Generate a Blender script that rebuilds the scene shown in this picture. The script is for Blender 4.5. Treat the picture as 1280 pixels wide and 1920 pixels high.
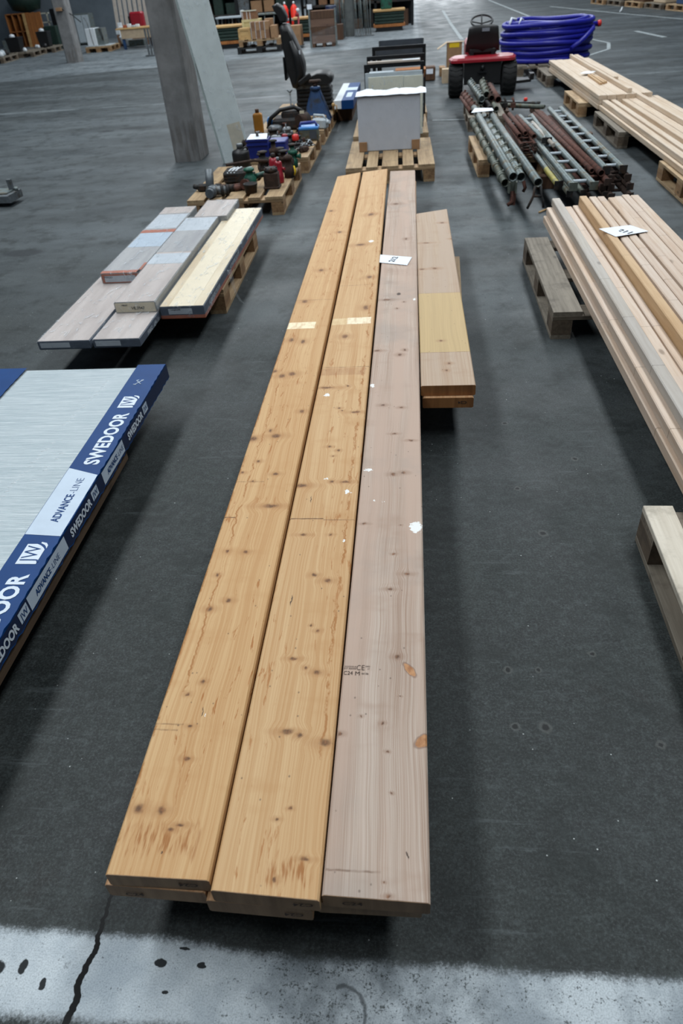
import bpy, math, random
from mathutils import Matrix, Vector, Euler
R = math.radians
random.seed(7)
scene = bpy.context.scene
for o in list(bpy.data.objects): bpy.data.objects.remove(o)
col = scene.collection

# ------------------------------------------------------------------ camera
cam_d = bpy.data.cameras.new('camera'); cam = bpy.data.objects.new('camera', cam_d); col.objects.link(cam)
scene.camera = cam
cam_d.sensor_fit = 'VERTICAL'; cam_d.sensor_height = 36.0; cam_d.sensor_width = 24.0
cam_d.lens = 1298.66 / 1920 * 36.0
cam_d.clip_start = .05; cam_d.clip_end = 300
cam_d.dof.use_dof = True; cam_d.dof.focus_distance = 2.15; cam_d.dof.aperture_fstop = 4.5
rx = Vector((0.99502071, 0.07601297, -0.06446557)); ry = Vector((0.00336001, 0.62085048, 0.7839218)); rz = Vector((0.0996117, -0.78023503, 0.61750368))
cam.matrix_world = Matrix(((rx.x, ry.x, rz.x, 0), (rx.y, ry.y, rz.y, 0), (rx.z, ry.z, rz.z, 1.57676), (0, 0, 0, 1)))

# ------------------------------------------------------------------ light
world = bpy.data.worlds.new('hall_daylight'); scene.world = world; world.use_nodes = True
bg = world.node_tree.nodes['Background']; bg.inputs[0].default_value = (.62, .80, 1.0, 1); bg.inputs[1].default_value = .105
def skylight(name, x, y0, y1, w, power, z=8.5, color=(.90, .96, 1.0)):
    l = bpy.data.lights.new(name, 'AREA'); l.shape = 'RECTANGLE'; l.size = w; l.size_y = y1 - y0
    l.energy = power; l.color = color
    o = bpy.data.objects.new(name, l); col.objects.link(o); o.location = (x, (y0 + y1) / 2, z)
    return o
skylight('roof_skylight', -4.6, -1.5, 45, 1.6, 3050)
skylight('roof_skylight', 3.4, -1.5, 45, 1.6, 2500)
gate = skylight('open_gate_daylight', 2.5, -2, 2, 5, 900, z=2.2)
gate.location = (2.2, 58, 2.2); gate.rotation_euler = (R(-90), 0, 0)
vs = scene.view_settings
vs.view_transform = 'Standard'; vs.look = 'None'; vs.gamma = 1; vs.exposure = 0; vs.use_curve_mapping = False

# ------------------------------------------------------------------ node helpers
def lin(c):
    return tuple(((v / 255) / 12.92 if v / 255 <= .04045 else ((v / 255 + .055) / 1.055) ** 2.4) for v in c) + (1,)
class NT:
    def __init__(s, name):
        s.m = bpy.data.materials.new(name); s.m.use_nodes = True; s.t = s.m.node_tree
        s.b = s.t.nodes['Principled BSDF']
    def put(s, sock, v):
        if hasattr(v, 'is_linked') or isinstance(v, bpy.types.NodeSocket): s.t.links.new(v, sock)
        else: sock.default_value = v
    def math(s, op, a, b=0.0, clamp=False, c=None):
        n = s.t.nodes.new('ShaderNodeMath'); n.operation = op; n.use_clamp = clamp
        s.put(n.inputs[0], a); s.put(n.inputs[1], b)
        if c is not None: s.put(n.inputs[2], c)
        return n.outputs[0]
    def vm(s, op, a, b=(0, 0, 0), out=0):
        n = s.t.nodes.new('ShaderNodeVectorMath'); n.operation = op
        s.put(n.inputs[0], a)
        if op == 'SCALE': s.put(n.inputs[3], b)
        else: s.put(n.inputs[1], b)
        return n.outputs[out]
    def length(s, a):
        n = s.t.nodes.new('ShaderNodeVectorMath'); n.operation = 'LENGTH'; s.put(n.inputs[0], a); return n.outputs[1]
    def mix(s, f, a, b, blend='MIX'):
        n = s.t.nodes.new('ShaderNodeMix'); n.data_type = 'RGBA'; n.blend_type = blend
        s.put(n.inputs[0], f); s.put(n.inputs[6], a); s.put(n.inputs[7], b); return n.outputs[2]
    def noise(s, vec, scale=1, detail=2, rough=.5, dist=0):
        n = s.t.nodes.new('ShaderNodeTexNoise'); s.put(n.inputs['Vector'], vec)
        n.inputs['Scale'].default_value = scale; n.inputs['Detail'].default_value = detail
        n.inputs['Roughness'].default_value = rough; n.inputs['Distortion'].default_value = dist
        return n.outputs[0]
    def vor(s, vec, scale=1, feature='F1'):
        n = s.t.nodes.new('ShaderNodeTexVoronoi'); n.feature = feature; s.put(n.inputs['Vector'], vec); n.inputs['Scale'].default_value = scale
        return n.outputs[0]
    def ss(s, x, a, b, lo=0., hi=1.):
        n = s.t.nodes.new('ShaderNodeMapRange'); n.interpolation_type = 'SMOOTHSTEP'
        s.put(n.inputs[0], x); n.inputs[1].default_value = a; n.inputs[2].default_value = b; n.inputs[3].default_value = lo; n.inputs[4].default_value = hi
        return n.outputs[0]
    def obj(s):
        n = s.t.nodes.new('ShaderNodeTexCoord'); return n.outputs['Object']
    def rand(s):
        n = s.t.nodes.new('ShaderNodeObjectInfo'); return n.outputs['Random']
    def xyz(s, v):
        n = s.t.nodes.new('ShaderNodeSeparateXYZ'); s.put(n.inputs[0], v); return n.outputs
    def comb(s, x, y, z):
        n = s.t.nodes.new('ShaderNodeCombineXYZ'); s.put(n.inputs[0], x); s.put(n.inputs[1], y); s.put(n.inputs[2], z); return n.outputs[0]
    def bump(s, h, strength=.3, dist=.002):
        n = s.t.nodes.new('ShaderNodeBump'); n.inputs['Strength'].default_value = strength; n.inputs['Distance'].default_value = dist
        s.put(n.inputs['Height'], h); s.t.links.new(n.outputs[0], s.b.inputs['Normal'])
    def done(s, color, rough=.6, metal=0., spec=None):
        s.put(s.b.inputs['Base Color'], color); s.put(s.b.inputs['Roughness'], rough); s.b.inputs['Metallic'].default_value = metal
        if spec is not None: s.b.inputs['Specular IOR Level'].default_value = spec
        return s.m

def flat(name, c, rough=.55, metal=0., var=.12, scale=14, dirt=None, spec=None, bump=0):
    """plain painted / plastic / metal surface with a slight uneven tone and optional dirt"""
    n = NT(name); v = n.vm('ADD', n.obj(), n.vm('SCALE', (7.1, 3.3, 5.7), n.rand()))
    c = lin(c); f = n.noise(v, scale, 4, .6)
    lo = tuple(x * (1 - var) for x in c[:3]) + (1,); hi = tuple(min(1, x * (1 + var)) for x in c[:3]) + (1,)
    out = n.mix(n.ss(f, .3, .7), lo, hi)
    if dirt: out = n.mix(n.ss(n.noise(v, scale * .6, 5, .65), .48, .66), out, lin(dirt))
    if bump: n.bump(f, bump, .003)
    return n.done(out, rough, metal, spec)

def wood(name, light, dark, axis=1, rough=.72, stain=None, tone=.25, fine=1., knots=True, joints=0):
    """sawn softwood: streaky grain along one axis, different on every piece"""
    n = NT(name); r = n.rand()
    v = n.vm('ADD', n.obj(), n.vm('SCALE', (13.7, 41.3, 9.1), r))
    sc = [70 * fine] * 3; sc[axis] = 2.2; s2 = [14] * 3; s2[axis] = 1.1
    wob = n.vm('ADD', v, n.vm('SCALE', n.comb(n.noise(v, 3, 2), n.noise(v, 3.3, 2), n.noise(v, 3.7, 2)), .03))
    g = n.noise(n.vm('MULTIPLY', wob, tuple(sc)), 1, 3, .6)
    b = n.noise(n.vm('MULTIPLY', wob, tuple(s2)), 1, 3, .55)
    L, D = lin(light), lin(dark)
    out = n.mix(n.math('ADD', n.math('MULTIPLY', n.ss(g, .35, .7), .55), n.math('MULTIPLY', n.ss(b, .35, .7), .45)), L, D)
    out = n.mix(n.math('MULTIPLY', r, tone), out, D)
    if knots:
        ks = [9] * 3; ks[axis] = 3.4
        k = n.vor(n.vm('MULTIPLY', v, tuple(ks)), 1)
        out = n.mix(n.ss(k, .13, .05, 0, .8), out, tuple(x * .45 for x in D[:3]) + (1,))
    if joints:   # finger-jointed lengths of slightly different tone
        yy = n.math('DIVIDE', n.xyz(v)[axis], .47)
        fr = n.math('FRACT', yy); w = n.t.nodes.new('ShaderNodeTexWhiteNoise'); w.noise_dimensions = '2D'
        n.put(w.inputs['Vector'], n.comb(n.math('FLOOR', yy), n.math('MULTIPLY', r, 91), 0))
        out = n.mix(n.math('MULTIPLY', w.outputs[0], .35), out, tuple(x * .86 for x in L[:2]) + (L[2] * .92, 1))
        out = n.mix(n.math('MULTIPLY', n.math('LESS_THAN', n.math('ADD', fr, n.math('MULTIPLY', n.noise(v, 60, 2), .012)), .013), n.math('MULTIPLY', n.math('GREATER_THAN', w.outputs[0], .25), joints)), out, tuple(x * .4 for x in D[:3]) + (1,))
    if stain: out = n.mix(n.ss(n.noise(v, 6, 5, .7), .5, .72, 0, .8), out, lin(stain))
    n.bump(g, .25, .002)
    return n.done(out, rough)

# ------------------------------------------------------------------ mesh helpers
class MB:
    def __init__(s): s.v = []; s.f = []; s.sm = []
    def add(s, v, f, sm=False, mat=None):
        o = len(s.v)
        if mat is not None: v = [tuple(mat @ Vector(p)) for p in v]
        s.v += v; s.f += [tuple(i + o for i in q) for q in f]; s.sm += [sm] * len(f); return s
    def box(s, x0, x1, y0, y1, z0, z1, mat=None):
        return s.add([(x0, y0, z0), (x1, y0, z0), (x1, y1, z0), (x0, y1, z0), (x0, y0, z1), (x1, y0, z1), (x1, y1, z1), (x0, y1, z1)],
                     [(0, 3, 2, 1), (4, 5, 6, 7), (0, 1, 5, 4), (1, 2, 6, 5), (2, 3, 7, 6), (3, 0, 4, 7)], False, mat)
    def cham(s, x0, x1, y0, y1, z0, z1, c=.003, axis=1, mat=None):
        """board with chamfered long edges; axis = long axis"""
        if axis == 1: P = lambda a, l, b: (a, l, b); A = (x0, x1, y0, y1, z0, z1)
        elif axis == 0: P = lambda a, l, b: (l, a, b); A = (y0, y1, x0, x1, z0, z1)
        else: P = lambda a, l, b: (a, b, l); A = (x0, x1, z0, z1, y0, y1)
        a0, a1, l0, l1, b0, b1 = A
        sec = [(a0 + c, b0), (a1 - c, b0), (a1, b0 + c), (a1, b1 - c), (a1 - c, b1), (a0 + c, b1), (a0, b1 - c), (a0, b0 + c)]
        v = [P(a, l0, b) for a, b in sec] + [P(a, l1, b) for a, b in sec]
        f = [(i, (i + 1) % 8, 8 + (i + 1) % 8, 8 + i) for i in range(8)] + [tuple(range(7, -1, -1)), tuple(range(8, 16))]
        if axis != 1: f = [q[::-1] for q in f]
        return s.add(v, f, False, mat)
    def rbox(s, x0, x1, y0, y1, z0, z1, r=.02, n=3, mat=None):
        """box with rounded vertical edges and a small top/bottom bevel"""
        def ring(d, z):
            out = []
            for cx, cy, a0 in ((x1 - r, y1 - r, 0), (x0 + r, y1 - r, 90), (x0 + r, y0 + r, 180), (x1 - r, y0 + r, 270)):
                for i in range(n + 1):
                    a = R(a0 + 90 * i / n); out.append((cx + (r - d) * math.cos(a), cy + (r - d) * math.sin(a), z))
            return out
        e = min(r * .5, (z1 - z0) * .3); N = 4 * (n + 1)
        v = ring(e, z0) + ring(0, z0 + e) + ring(0, z1 - e) + ring(e, z1)
        f = [(k * N + i, k * N + (i + 1) % N, (k + 1) * N + (i + 1) % N, (k + 1) * N + i) for k in range(3) for i in range(N)]
        f += [tuple(range(N - 1, -1, -1)), tuple(range(3 * N, 4 * N))]
        return s.add(v, f, False, mat)
    def lathe(s, prof, n=16, mat=None, sm=True):
        v = [(r * math.cos(2 * math.pi * i / n), r * math.sin(2 * math.pi * i / n), z) for r, z in prof for i in range(n)]
        f = [(k * n + i, k * n + (i + 1) % n, (k + 1) * n + (i + 1) % n, (k + 1) * n + i) for k in range(len(prof) - 1) for i in range(n)]
        s.add(v, f, sm, mat)
        o = len(s.v) - len(v)
        s.f += [tuple(o + i for i in range(n - 1, -1, -1)), tuple(o + (len(prof) - 1) * n + i for i in range(n))]; s.sm += [False, False]
        return s
    def tube(s, pts, r, n=8, closed=False, cap=True, sm=True, rr=None):
        pts = [Vector(p) for p in pts]; N = len(pts); v = []; up = None
        for i, p in enumerate(pts):
            if closed: d = pts[(i + 1) % N] - pts[i - 1]
            else: d = pts[min(i + 1, N - 1)] - pts[max(i - 1, 0)]
            d.normalize()
            if up is None: up = Vector((0, 0, 1)) if abs(d.z) < .9 else Vector((1, 0, 0))
            a = d.cross(up)
            if a.length < 1e-4: a = d.cross(Vector((1, .3, 0)))
            a.normalize(); b = a.cross(d).normalized(); up = b
            q = rr[i] if rr else r
            v += [tuple(p + q * (math.cos(2 * math.pi * k / n) * a + math.sin(2 * math.pi * k / n) * b)) for k in range(n)]
        M = N if closed else N - 1
        f = [(i * n + k, ((i + 1) % N) * n + k, ((i + 1) % N) * n + (k + 1) % n, i * n + (k + 1) % n) for i in range(M) for k in range(n)]
        o = len(s.v); s.add(v, f, sm)
        if cap and not closed:
            s.f += [tuple(o + k for k in range(n)), tuple(o + (N - 1) * n + k for k in range(n - 1, -1, -1))]; s.sm += [False, False]
        return s
    def pipe(s, p0, p1, r, t=.004, n=12):
        """hollow pipe with a wall you can look into"""
        p0, p1 = Vector(p0), Vector(p1); d = (p1 - p0).normalized()
        a = d.cross(Vector((0, 0, 1)));  a = a.normalized() if a.length > 1e-3 else Vector((1, 0, 0)); b = a.cross(d)
        rows = [(p0 + d * .12, r - t), (p0, r - t), (p0, r), (p1, r), (p1, r - t), (p1 - d * .12, r - t)]
        v = [tuple(p + q * (math.cos(2 * math.pi * k / n) * a + math.sin(2 * math.pi * k / n) * b)) for p, q in rows for k in range(n)]
        f = [(i * n + k, (i + 1) * n + k, (i + 1) * n + (k + 1) % n, i * n + (k + 1) % n) for i in range(5) for k in range(n)]
        o = len(s.v); s.add(v, f, True)
        s.f += [tuple(o + k for k in range(n)), tuple(o + 5 * n + k for k in range(n - 1, -1, -1))]; s.sm += [False, False]
        return s
    def prism(s, poly, z0, z1, mat=None):
        n = len(poly); v = [(x, y, z0) for x, y in poly] + [(x, y, z1) for x, y in poly]
        return s.add(v, [(i, (i + 1) % n, n + (i + 1) % n, n + i) for i in range(n)] + [tuple(range(n - 1, -1, -1)), tuple(range(n, 2 * n))], False, mat)
    def mesh(s, name, mat):
        me = bpy.data.meshes.new(name); me.from_pydata(s.v, [], s.f); me.materials.append(mat)
        me.polygons.foreach_set('use_smooth', s.sm); me.update(); return me

def link(name, me, parent=None, loc=(0, 0, 0), rot=(0, 0, 0)):
    o = bpy.data.objects.new(name, me); col.objects.link(o); o.location = loc; o.rotation_euler = rot
    if parent: o.parent = parent
    return o
def part(name, mb, mat, parent, label=None, loc=(0, 0, 0), rot=(0, 0, 0), kind=None):
    o = link(name, mb.mesh(name, mat) if isinstance(mb, MB) else mb, parent, loc, rot)
    if label: o['label'] = label
    if kind: o['kind'] = kind
    return o
def tag(o, label, cat, group=None):
    o['label'] = label; o['category'] = cat
    if group: o['group'] = group
    return o
def thing(name, label, cat, loc, rz=0, group=None, rot=None):
    o = link(name, None, None, loc, rot or (0, 0, rz)); o.empty_display_size = .1
    return tag(o, label, cat, group)
def single(name, mb, mat, label, cat, loc=(0, 0, 0), rz=0, group=None, rot=None):
    o = link(name, mb.mesh(name, mat) if isinstance(mb, MB) else mb, None, loc, rot or (0, 0, rz))
    return tag(o, label, cat, group)
def struct(name, mb, mat, loc=(0, 0, 0)):
    o = link(name, mb.mesh(name, mat), None, loc); o['kind'] = 'structure'; return o
def text(s, size, mat, parent, loc, xdir, ydir, bold=0., sx=1., name='lettering', align='LEFT', spacing=1., fit=None):
    """flat printed lettering: xdir = reading direction, ydir = up of the letters (in the parent's frame)"""
    cu = bpy.data.curves.new('t', 'FONT'); cu.body = s; cu.size = size; cu.offset = bold; cu.align_x = align; cu.resolution_u = 3; cu.space_character = spacing
    t = bpy.data.objects.new('t', cu); col.objects.link(t)
    bpy.context.view_layer.update()
    me = bpy.data.meshes.new_from_object(t.evaluated_get(bpy.context.evaluated_depsgraph_get()))
    bpy.data.objects.remove(t); bpy.data.curves.remove(cu)
    if fit:
        xs = [v.co.x for v in me.vertices]; me.transform(Matrix.Translation((-min(xs), 0, 0))); sx = fit / (max(xs) - min(xs))
    X = Vector(xdir).normalized(); Y = Vector(ydir).normalized(); Z = X.cross(Y)
    me.transform(Matrix(((X.x * sx, Y.x, Z.x, loc[0]), (X.y * sx, Y.y, Z.y, loc[1]), (X.z * sx, Y.z, Z.z, loc[2]), (0, 0, 0, 1))))
    me.materials.clear(); me.materials.append(mat); me.name = name
    return link(name, me, parent)
# ------------------------------------------------------------------ materials
def plank_mat(name, off, light, dark, knots, joints=(), resin=.0, pink=None, strips=(), blots=(), segs=(), smudge=None, slots=(), halo_c=(150, 100, 56), lines=(), drips=(), ovals=(), freq=260):
    """wide planed plank: growth rings that swing round real knots, finger joints, resin, stains.
    everything is given in metres along the plank (off = where the plank's own origin lies)"""
    n = NT(name); o = n.obj()
    P = n.vm('ADD', o, off); x, y, z = n.xyz(P)
    V2 = n.comb(x, y, 0)
    warp = n.noise(n.vm('MULTIPLY', P, (2.5, .9, 2)), 1, 2); warp2 = n.noise(n.vm('MULTIPLY', P, (9, 3.5, 6)), 1, 2)
    s = n.math('ADD', x, n.math('MULTIPLY_ADD', warp, .06, c=n.math('MULTIPLY', warp2, .014)))
    jit = n.vm('SCALE', n.comb(n.math('SUBTRACT', n.noise(P, 70, 3), .5), n.math('SUBTRACT', n.noise(P, 75, 3), .5), 0), .012)
    Vj = n.vm('ADD', V2, jit)
    kmask = None; halo = None
    for kx, ky, rx_, ry_ in knots:
        dv = n.vm('SUBTRACT', Vj, (kx, ky, 0)); d = n.length(n.vm('MULTIPLY', dv, (1.2 / rx_, 1.25 / ry_, 0))); dh = n.length(n.vm('MULTIPLY', dv, (.62 / rx_, 1.2 / ry_, 0)))
        w = n.ss(d, 4.5, .2, 0, .62)
        s = n.math('SUBTRACT', s, n.math('MULTIPLY', n.math('SUBTRACT', x, kx), w))
        m = n.ss(d, 1.2, .25); h = n.ss(dh, 2.1, .5)
        kmask = m if kmask is None else n.math('MAXIMUM', kmask, m)
        halo = h if halo is None else n.math('MAXIMUM', halo, h)
    # growth rings: fine stripes, wider towards the middle of the board
    ring = n.noise(n.comb(n.math('MULTIPLY', s, freq), n.math('MULTIPLY', y, 1.2), n.math('MULTIPLY', z, 160)), 1, 2, .55)
    fine = n.noise(n.comb(n.math('MULTIPLY', s, 900), n.math('MULTIPLY', y, 6), n.math('MULTIPLY', z, 500)), 1, 2, .6)
    broad = n.noise(n.comb(n.math('MULTIPLY', s, 28), n.math('MULTIPLY', y, .8), n.math('MULTIPLY', z, 20)), 1, 3, .55)
    curl = n.noise(n.comb(n.math('MULTIPLY', x, 5), n.math('MULTIPLY', y, 11), 3.7), 1, 3, .6)
    L, D = lin(light), lin(dark)
    f = n.math('ADD', n.math('MULTIPLY', n.ss(ring, .36, .66), .46), n.math('ADD', n.math('MULTIPLY', n.ss(fine, .3, .7), .22), n.math('MULTIPLY', n.ss(broad, .3, .72), .40)))
    c = n.mix(f, L, D)
    c = n.mix(n.ss(curl, .52, .74, 0, .45), c, D)
    if pink: c = n.mix(n.ss(n.noise(n.comb(n.math('MULTIPLY', s, 16), n.math('MULTIPLY', y, .6), 1.3), 1, 3), .35, .65), c, lin(pink))
    for y0, y1, colr, a in segs:   # boards finger-jointed from lengths of another tone
        q = n.math('MULTIPLY', n.math('GREATER_THAN', y, y0), n.math('LESS_THAN', y, y1))
        c = n.mix(n.math('MULTIPLY', q, a), c, n.mix(n.math('MULTIPLY', f, .6), lin(colr), tuple(v * .72 for v in lin(colr)[:3]) + (1,)))
    if resin:
        rs = n.noise(n.vm('ADD', n.vm('MULTIPLY', P, (75, 10, 9)), n.comb(n.math('MULTIPLY', warp2, 6), 0, 0)), 1, 4, .62)
        rg = n.noise(n.vm('MULTIPLY', P, (6, 1.6, 1)), 1, 2)
        c = n.mix(n.math('MULTIPLY', n.ss(rs, .60, .66), n.ss(rg, .45, .6, 0, resin)), c, lin((160, 102, 46)))
    for lx, y0, y1, amp, wd in lines:   # bled resin wandering along the grain
        wv = n.math('MULTIPLY', n.math('SUBTRACT', n.noise(n.comb(0, y, lx), 9, 4, .7), .5), amp)
        q = n.math('ABSOLUTE', n.math('SUBTRACT', x, n.math('ADD', wv, lx)))
        q = n.math('MULTIPLY', n.ss(q, wd, wd * .3), n.math('MULTIPLY', n.math('GREATER_THAN', y, y0), n.math('LESS_THAN', y, y1)))
        c = n.mix(n.math('MULTIPLY', q, n.ss(n.noise(n.vm('MULTIPLY', P, (30, 14, 1)), 1, 4, .7), .42, .56, 0, .85)), c, lin((158, 104, 50)))
    for x0, x1, y0, y1 in drips:        # resin run down from knots in ragged tongues
        yb = n.math('ADD', y, n.math('MULTIPLY', n.noise(n.comb(n.math('MULTIPLY', x, 95), n.math('MULTIPLY', y, 6), 2.2), 1, 4, .7), (y1 - y0) * 1.9))
        q = n.math('MULTIPLY', n.ss(yb, y0 + (y1 - y0) * 1.0, y0 + (y1 - y0) * 1.35), n.ss(yb, y0 + (y1 - y0) * 2.2, y0 + (y1 - y0) * 1.75))
        q = n.math('MULTIPLY', q, n.math('MULTIPLY', n.ss(x, x0 - .01, x0 + .01), n.ss(x, x1 + .01, x1 - .01)))
        q = n.math('MULTIPLY', q, n.ss(n.noise(n.comb(n.math('MULTIPLY', x, 120), n.math('MULTIPLY', y, 12), 5), 1, 3, .6), .44, .60, 0, .85))
        c = n.mix(q, c, lin((150, 92, 36)))
    if smudge: c = n.mix(n.ss(n.noise(P, 3.3, 4, .6), .5, .75, 0, .5), c, lin(smudge))
    c = n.mix(n.math('MULTIPLY', halo, .5), c, n.mix(.5, D, lin(halo_c)))
    kd = n.noise(n.vm('MULTIPLY', P, (160, 90, 90)), 1, 3)
    c = n.mix(n.math('MULTIPLY', kmask, .85), c, n.mix(n.ss(kd, .3, .6), lin((128, 80, 44)), lin((74, 45, 26))))
    for vx, vy, ra, rb, ang in ovals:   # large slanting knots: tan heart, dark rim
        dv = n.vm('SUBTRACT', n.vm('ADD', V2, n.vm('SCALE', jit, .5)), (vx, vy, 0)); ca, sa = math.cos(R(ang)), math.sin(R(ang))
        qa = n.vm('DOT_PRODUCT', dv, (ca / ra, sa / ra, 0), 1); qb = n.vm('DOT_PRODUCT', dv, (-sa / rb, ca / rb, 0), 1)
        d = n.math('SQRT', n.math('ADD', n.math('MULTIPLY', qa, qa), n.math('MULTIPLY', qb, qb)))
        c = n.mix(n.ss(d, 1.35, 1.05, 0, .6), c, lin((112, 80, 60)))
        c = n.mix(n.ss(d, 1.05, .85, 0, .95), c, n.mix(n.ss(n.noise(n.vm('MULTIPLY', P, (90, 50, 50)), 1, 3), .35, .7), lin((186, 136, 92)), lin((150, 98, 58))))
    for sx, sy, lx, ly in slots:   # short dark splits along the grain
        d = n.length(n.vm('MULTIPLY', n.vm('SUBTRACT', Vj, (sx, sy, 0)), (1 / lx, 1 / ly, 0)))
        c = n.mix(n.ss(d, 1.1, .6, 0, .9), c, lin((52, 34, 24)))
    for jy, x0, x1, a in joints:
        q = n.math('MULTIPLY', n.ss(n.math('ABSOLUTE', n.math('SUBTRACT', n.math('ADD', y, n.math('MULTIPLY', n.noise(P, 60, 2), .004)), jy + .002)), .0032, .0008),
                   n.math('MULTIPLY', n.math('GREATER_THAN', x, x0), n.math('LESS_THAN', x, x1)))
        c = n.mix(n.math('MULTIPLY', q, n.ss(n.noise(P, 45, 3), .3, .6, .3 * a, a)), c, lin((92, 60, 34)))
    for x0, x1, y0, y1, colr, a in strips:   # rubbed or painted bands across the board
        dx = n.math('ABSOLUTE', n.math('SUBTRACT', x, (x0 + x1) / 2)); dy = n.math('ABSOLUTE', n.math('SUBTRACT', n.math('ADD', y, n.math('MULTIPLY', warp2, .012)), (y0 + y1) / 2 + .006))
        q = n.math('MULTIPLY', n.ss(dx, (x1 - x0) / 2, (x1 - x0) / 2 - .006), n.ss(dy, (y1 - y0) / 2, (y1 - y0) / 2 - .006))
        c = n.mix(n.math('MULTIPLY', q, n.ss(n.noise(n.vm('MULTIPLY', P, (60, 25, 1)), 1, 3), .3, .6, .5 * a, a)), c, lin(colr))
    for bx, by, brx, bry in blots:   # splashes of white paint
        Vb = n.vm('ADD', V2, n.vm('SCALE', n.comb(n.math('SUBTRACT', n.noise(P, 120, 3), .5), n.math('SUBTRACT', n.noise(P, 130, 3), .5), 0), .03))
        d = n.length(n.vm('MULTIPLY', n.vm('SUBTRACT', Vb, (bx, by, 0)), (1 / brx, 1 / bry, 0)))
        c = n.mix(n.ss(d, 1.05, .85), c, lin((232, 232, 228)))
    specks = n.vor(n.vm('MULTIPLY', P, (1, .8, 1)), 26)
    c = n.mix(n.ss(specks, .075, .04, 0, .55), c, lin((70, 56, 44)))
    n.bump(n.math('ADD', ring, n.math('MULTIPLY', kmask, -1)), .18, .0015)
    return n.done(c, .62, 0, .35)

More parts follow.
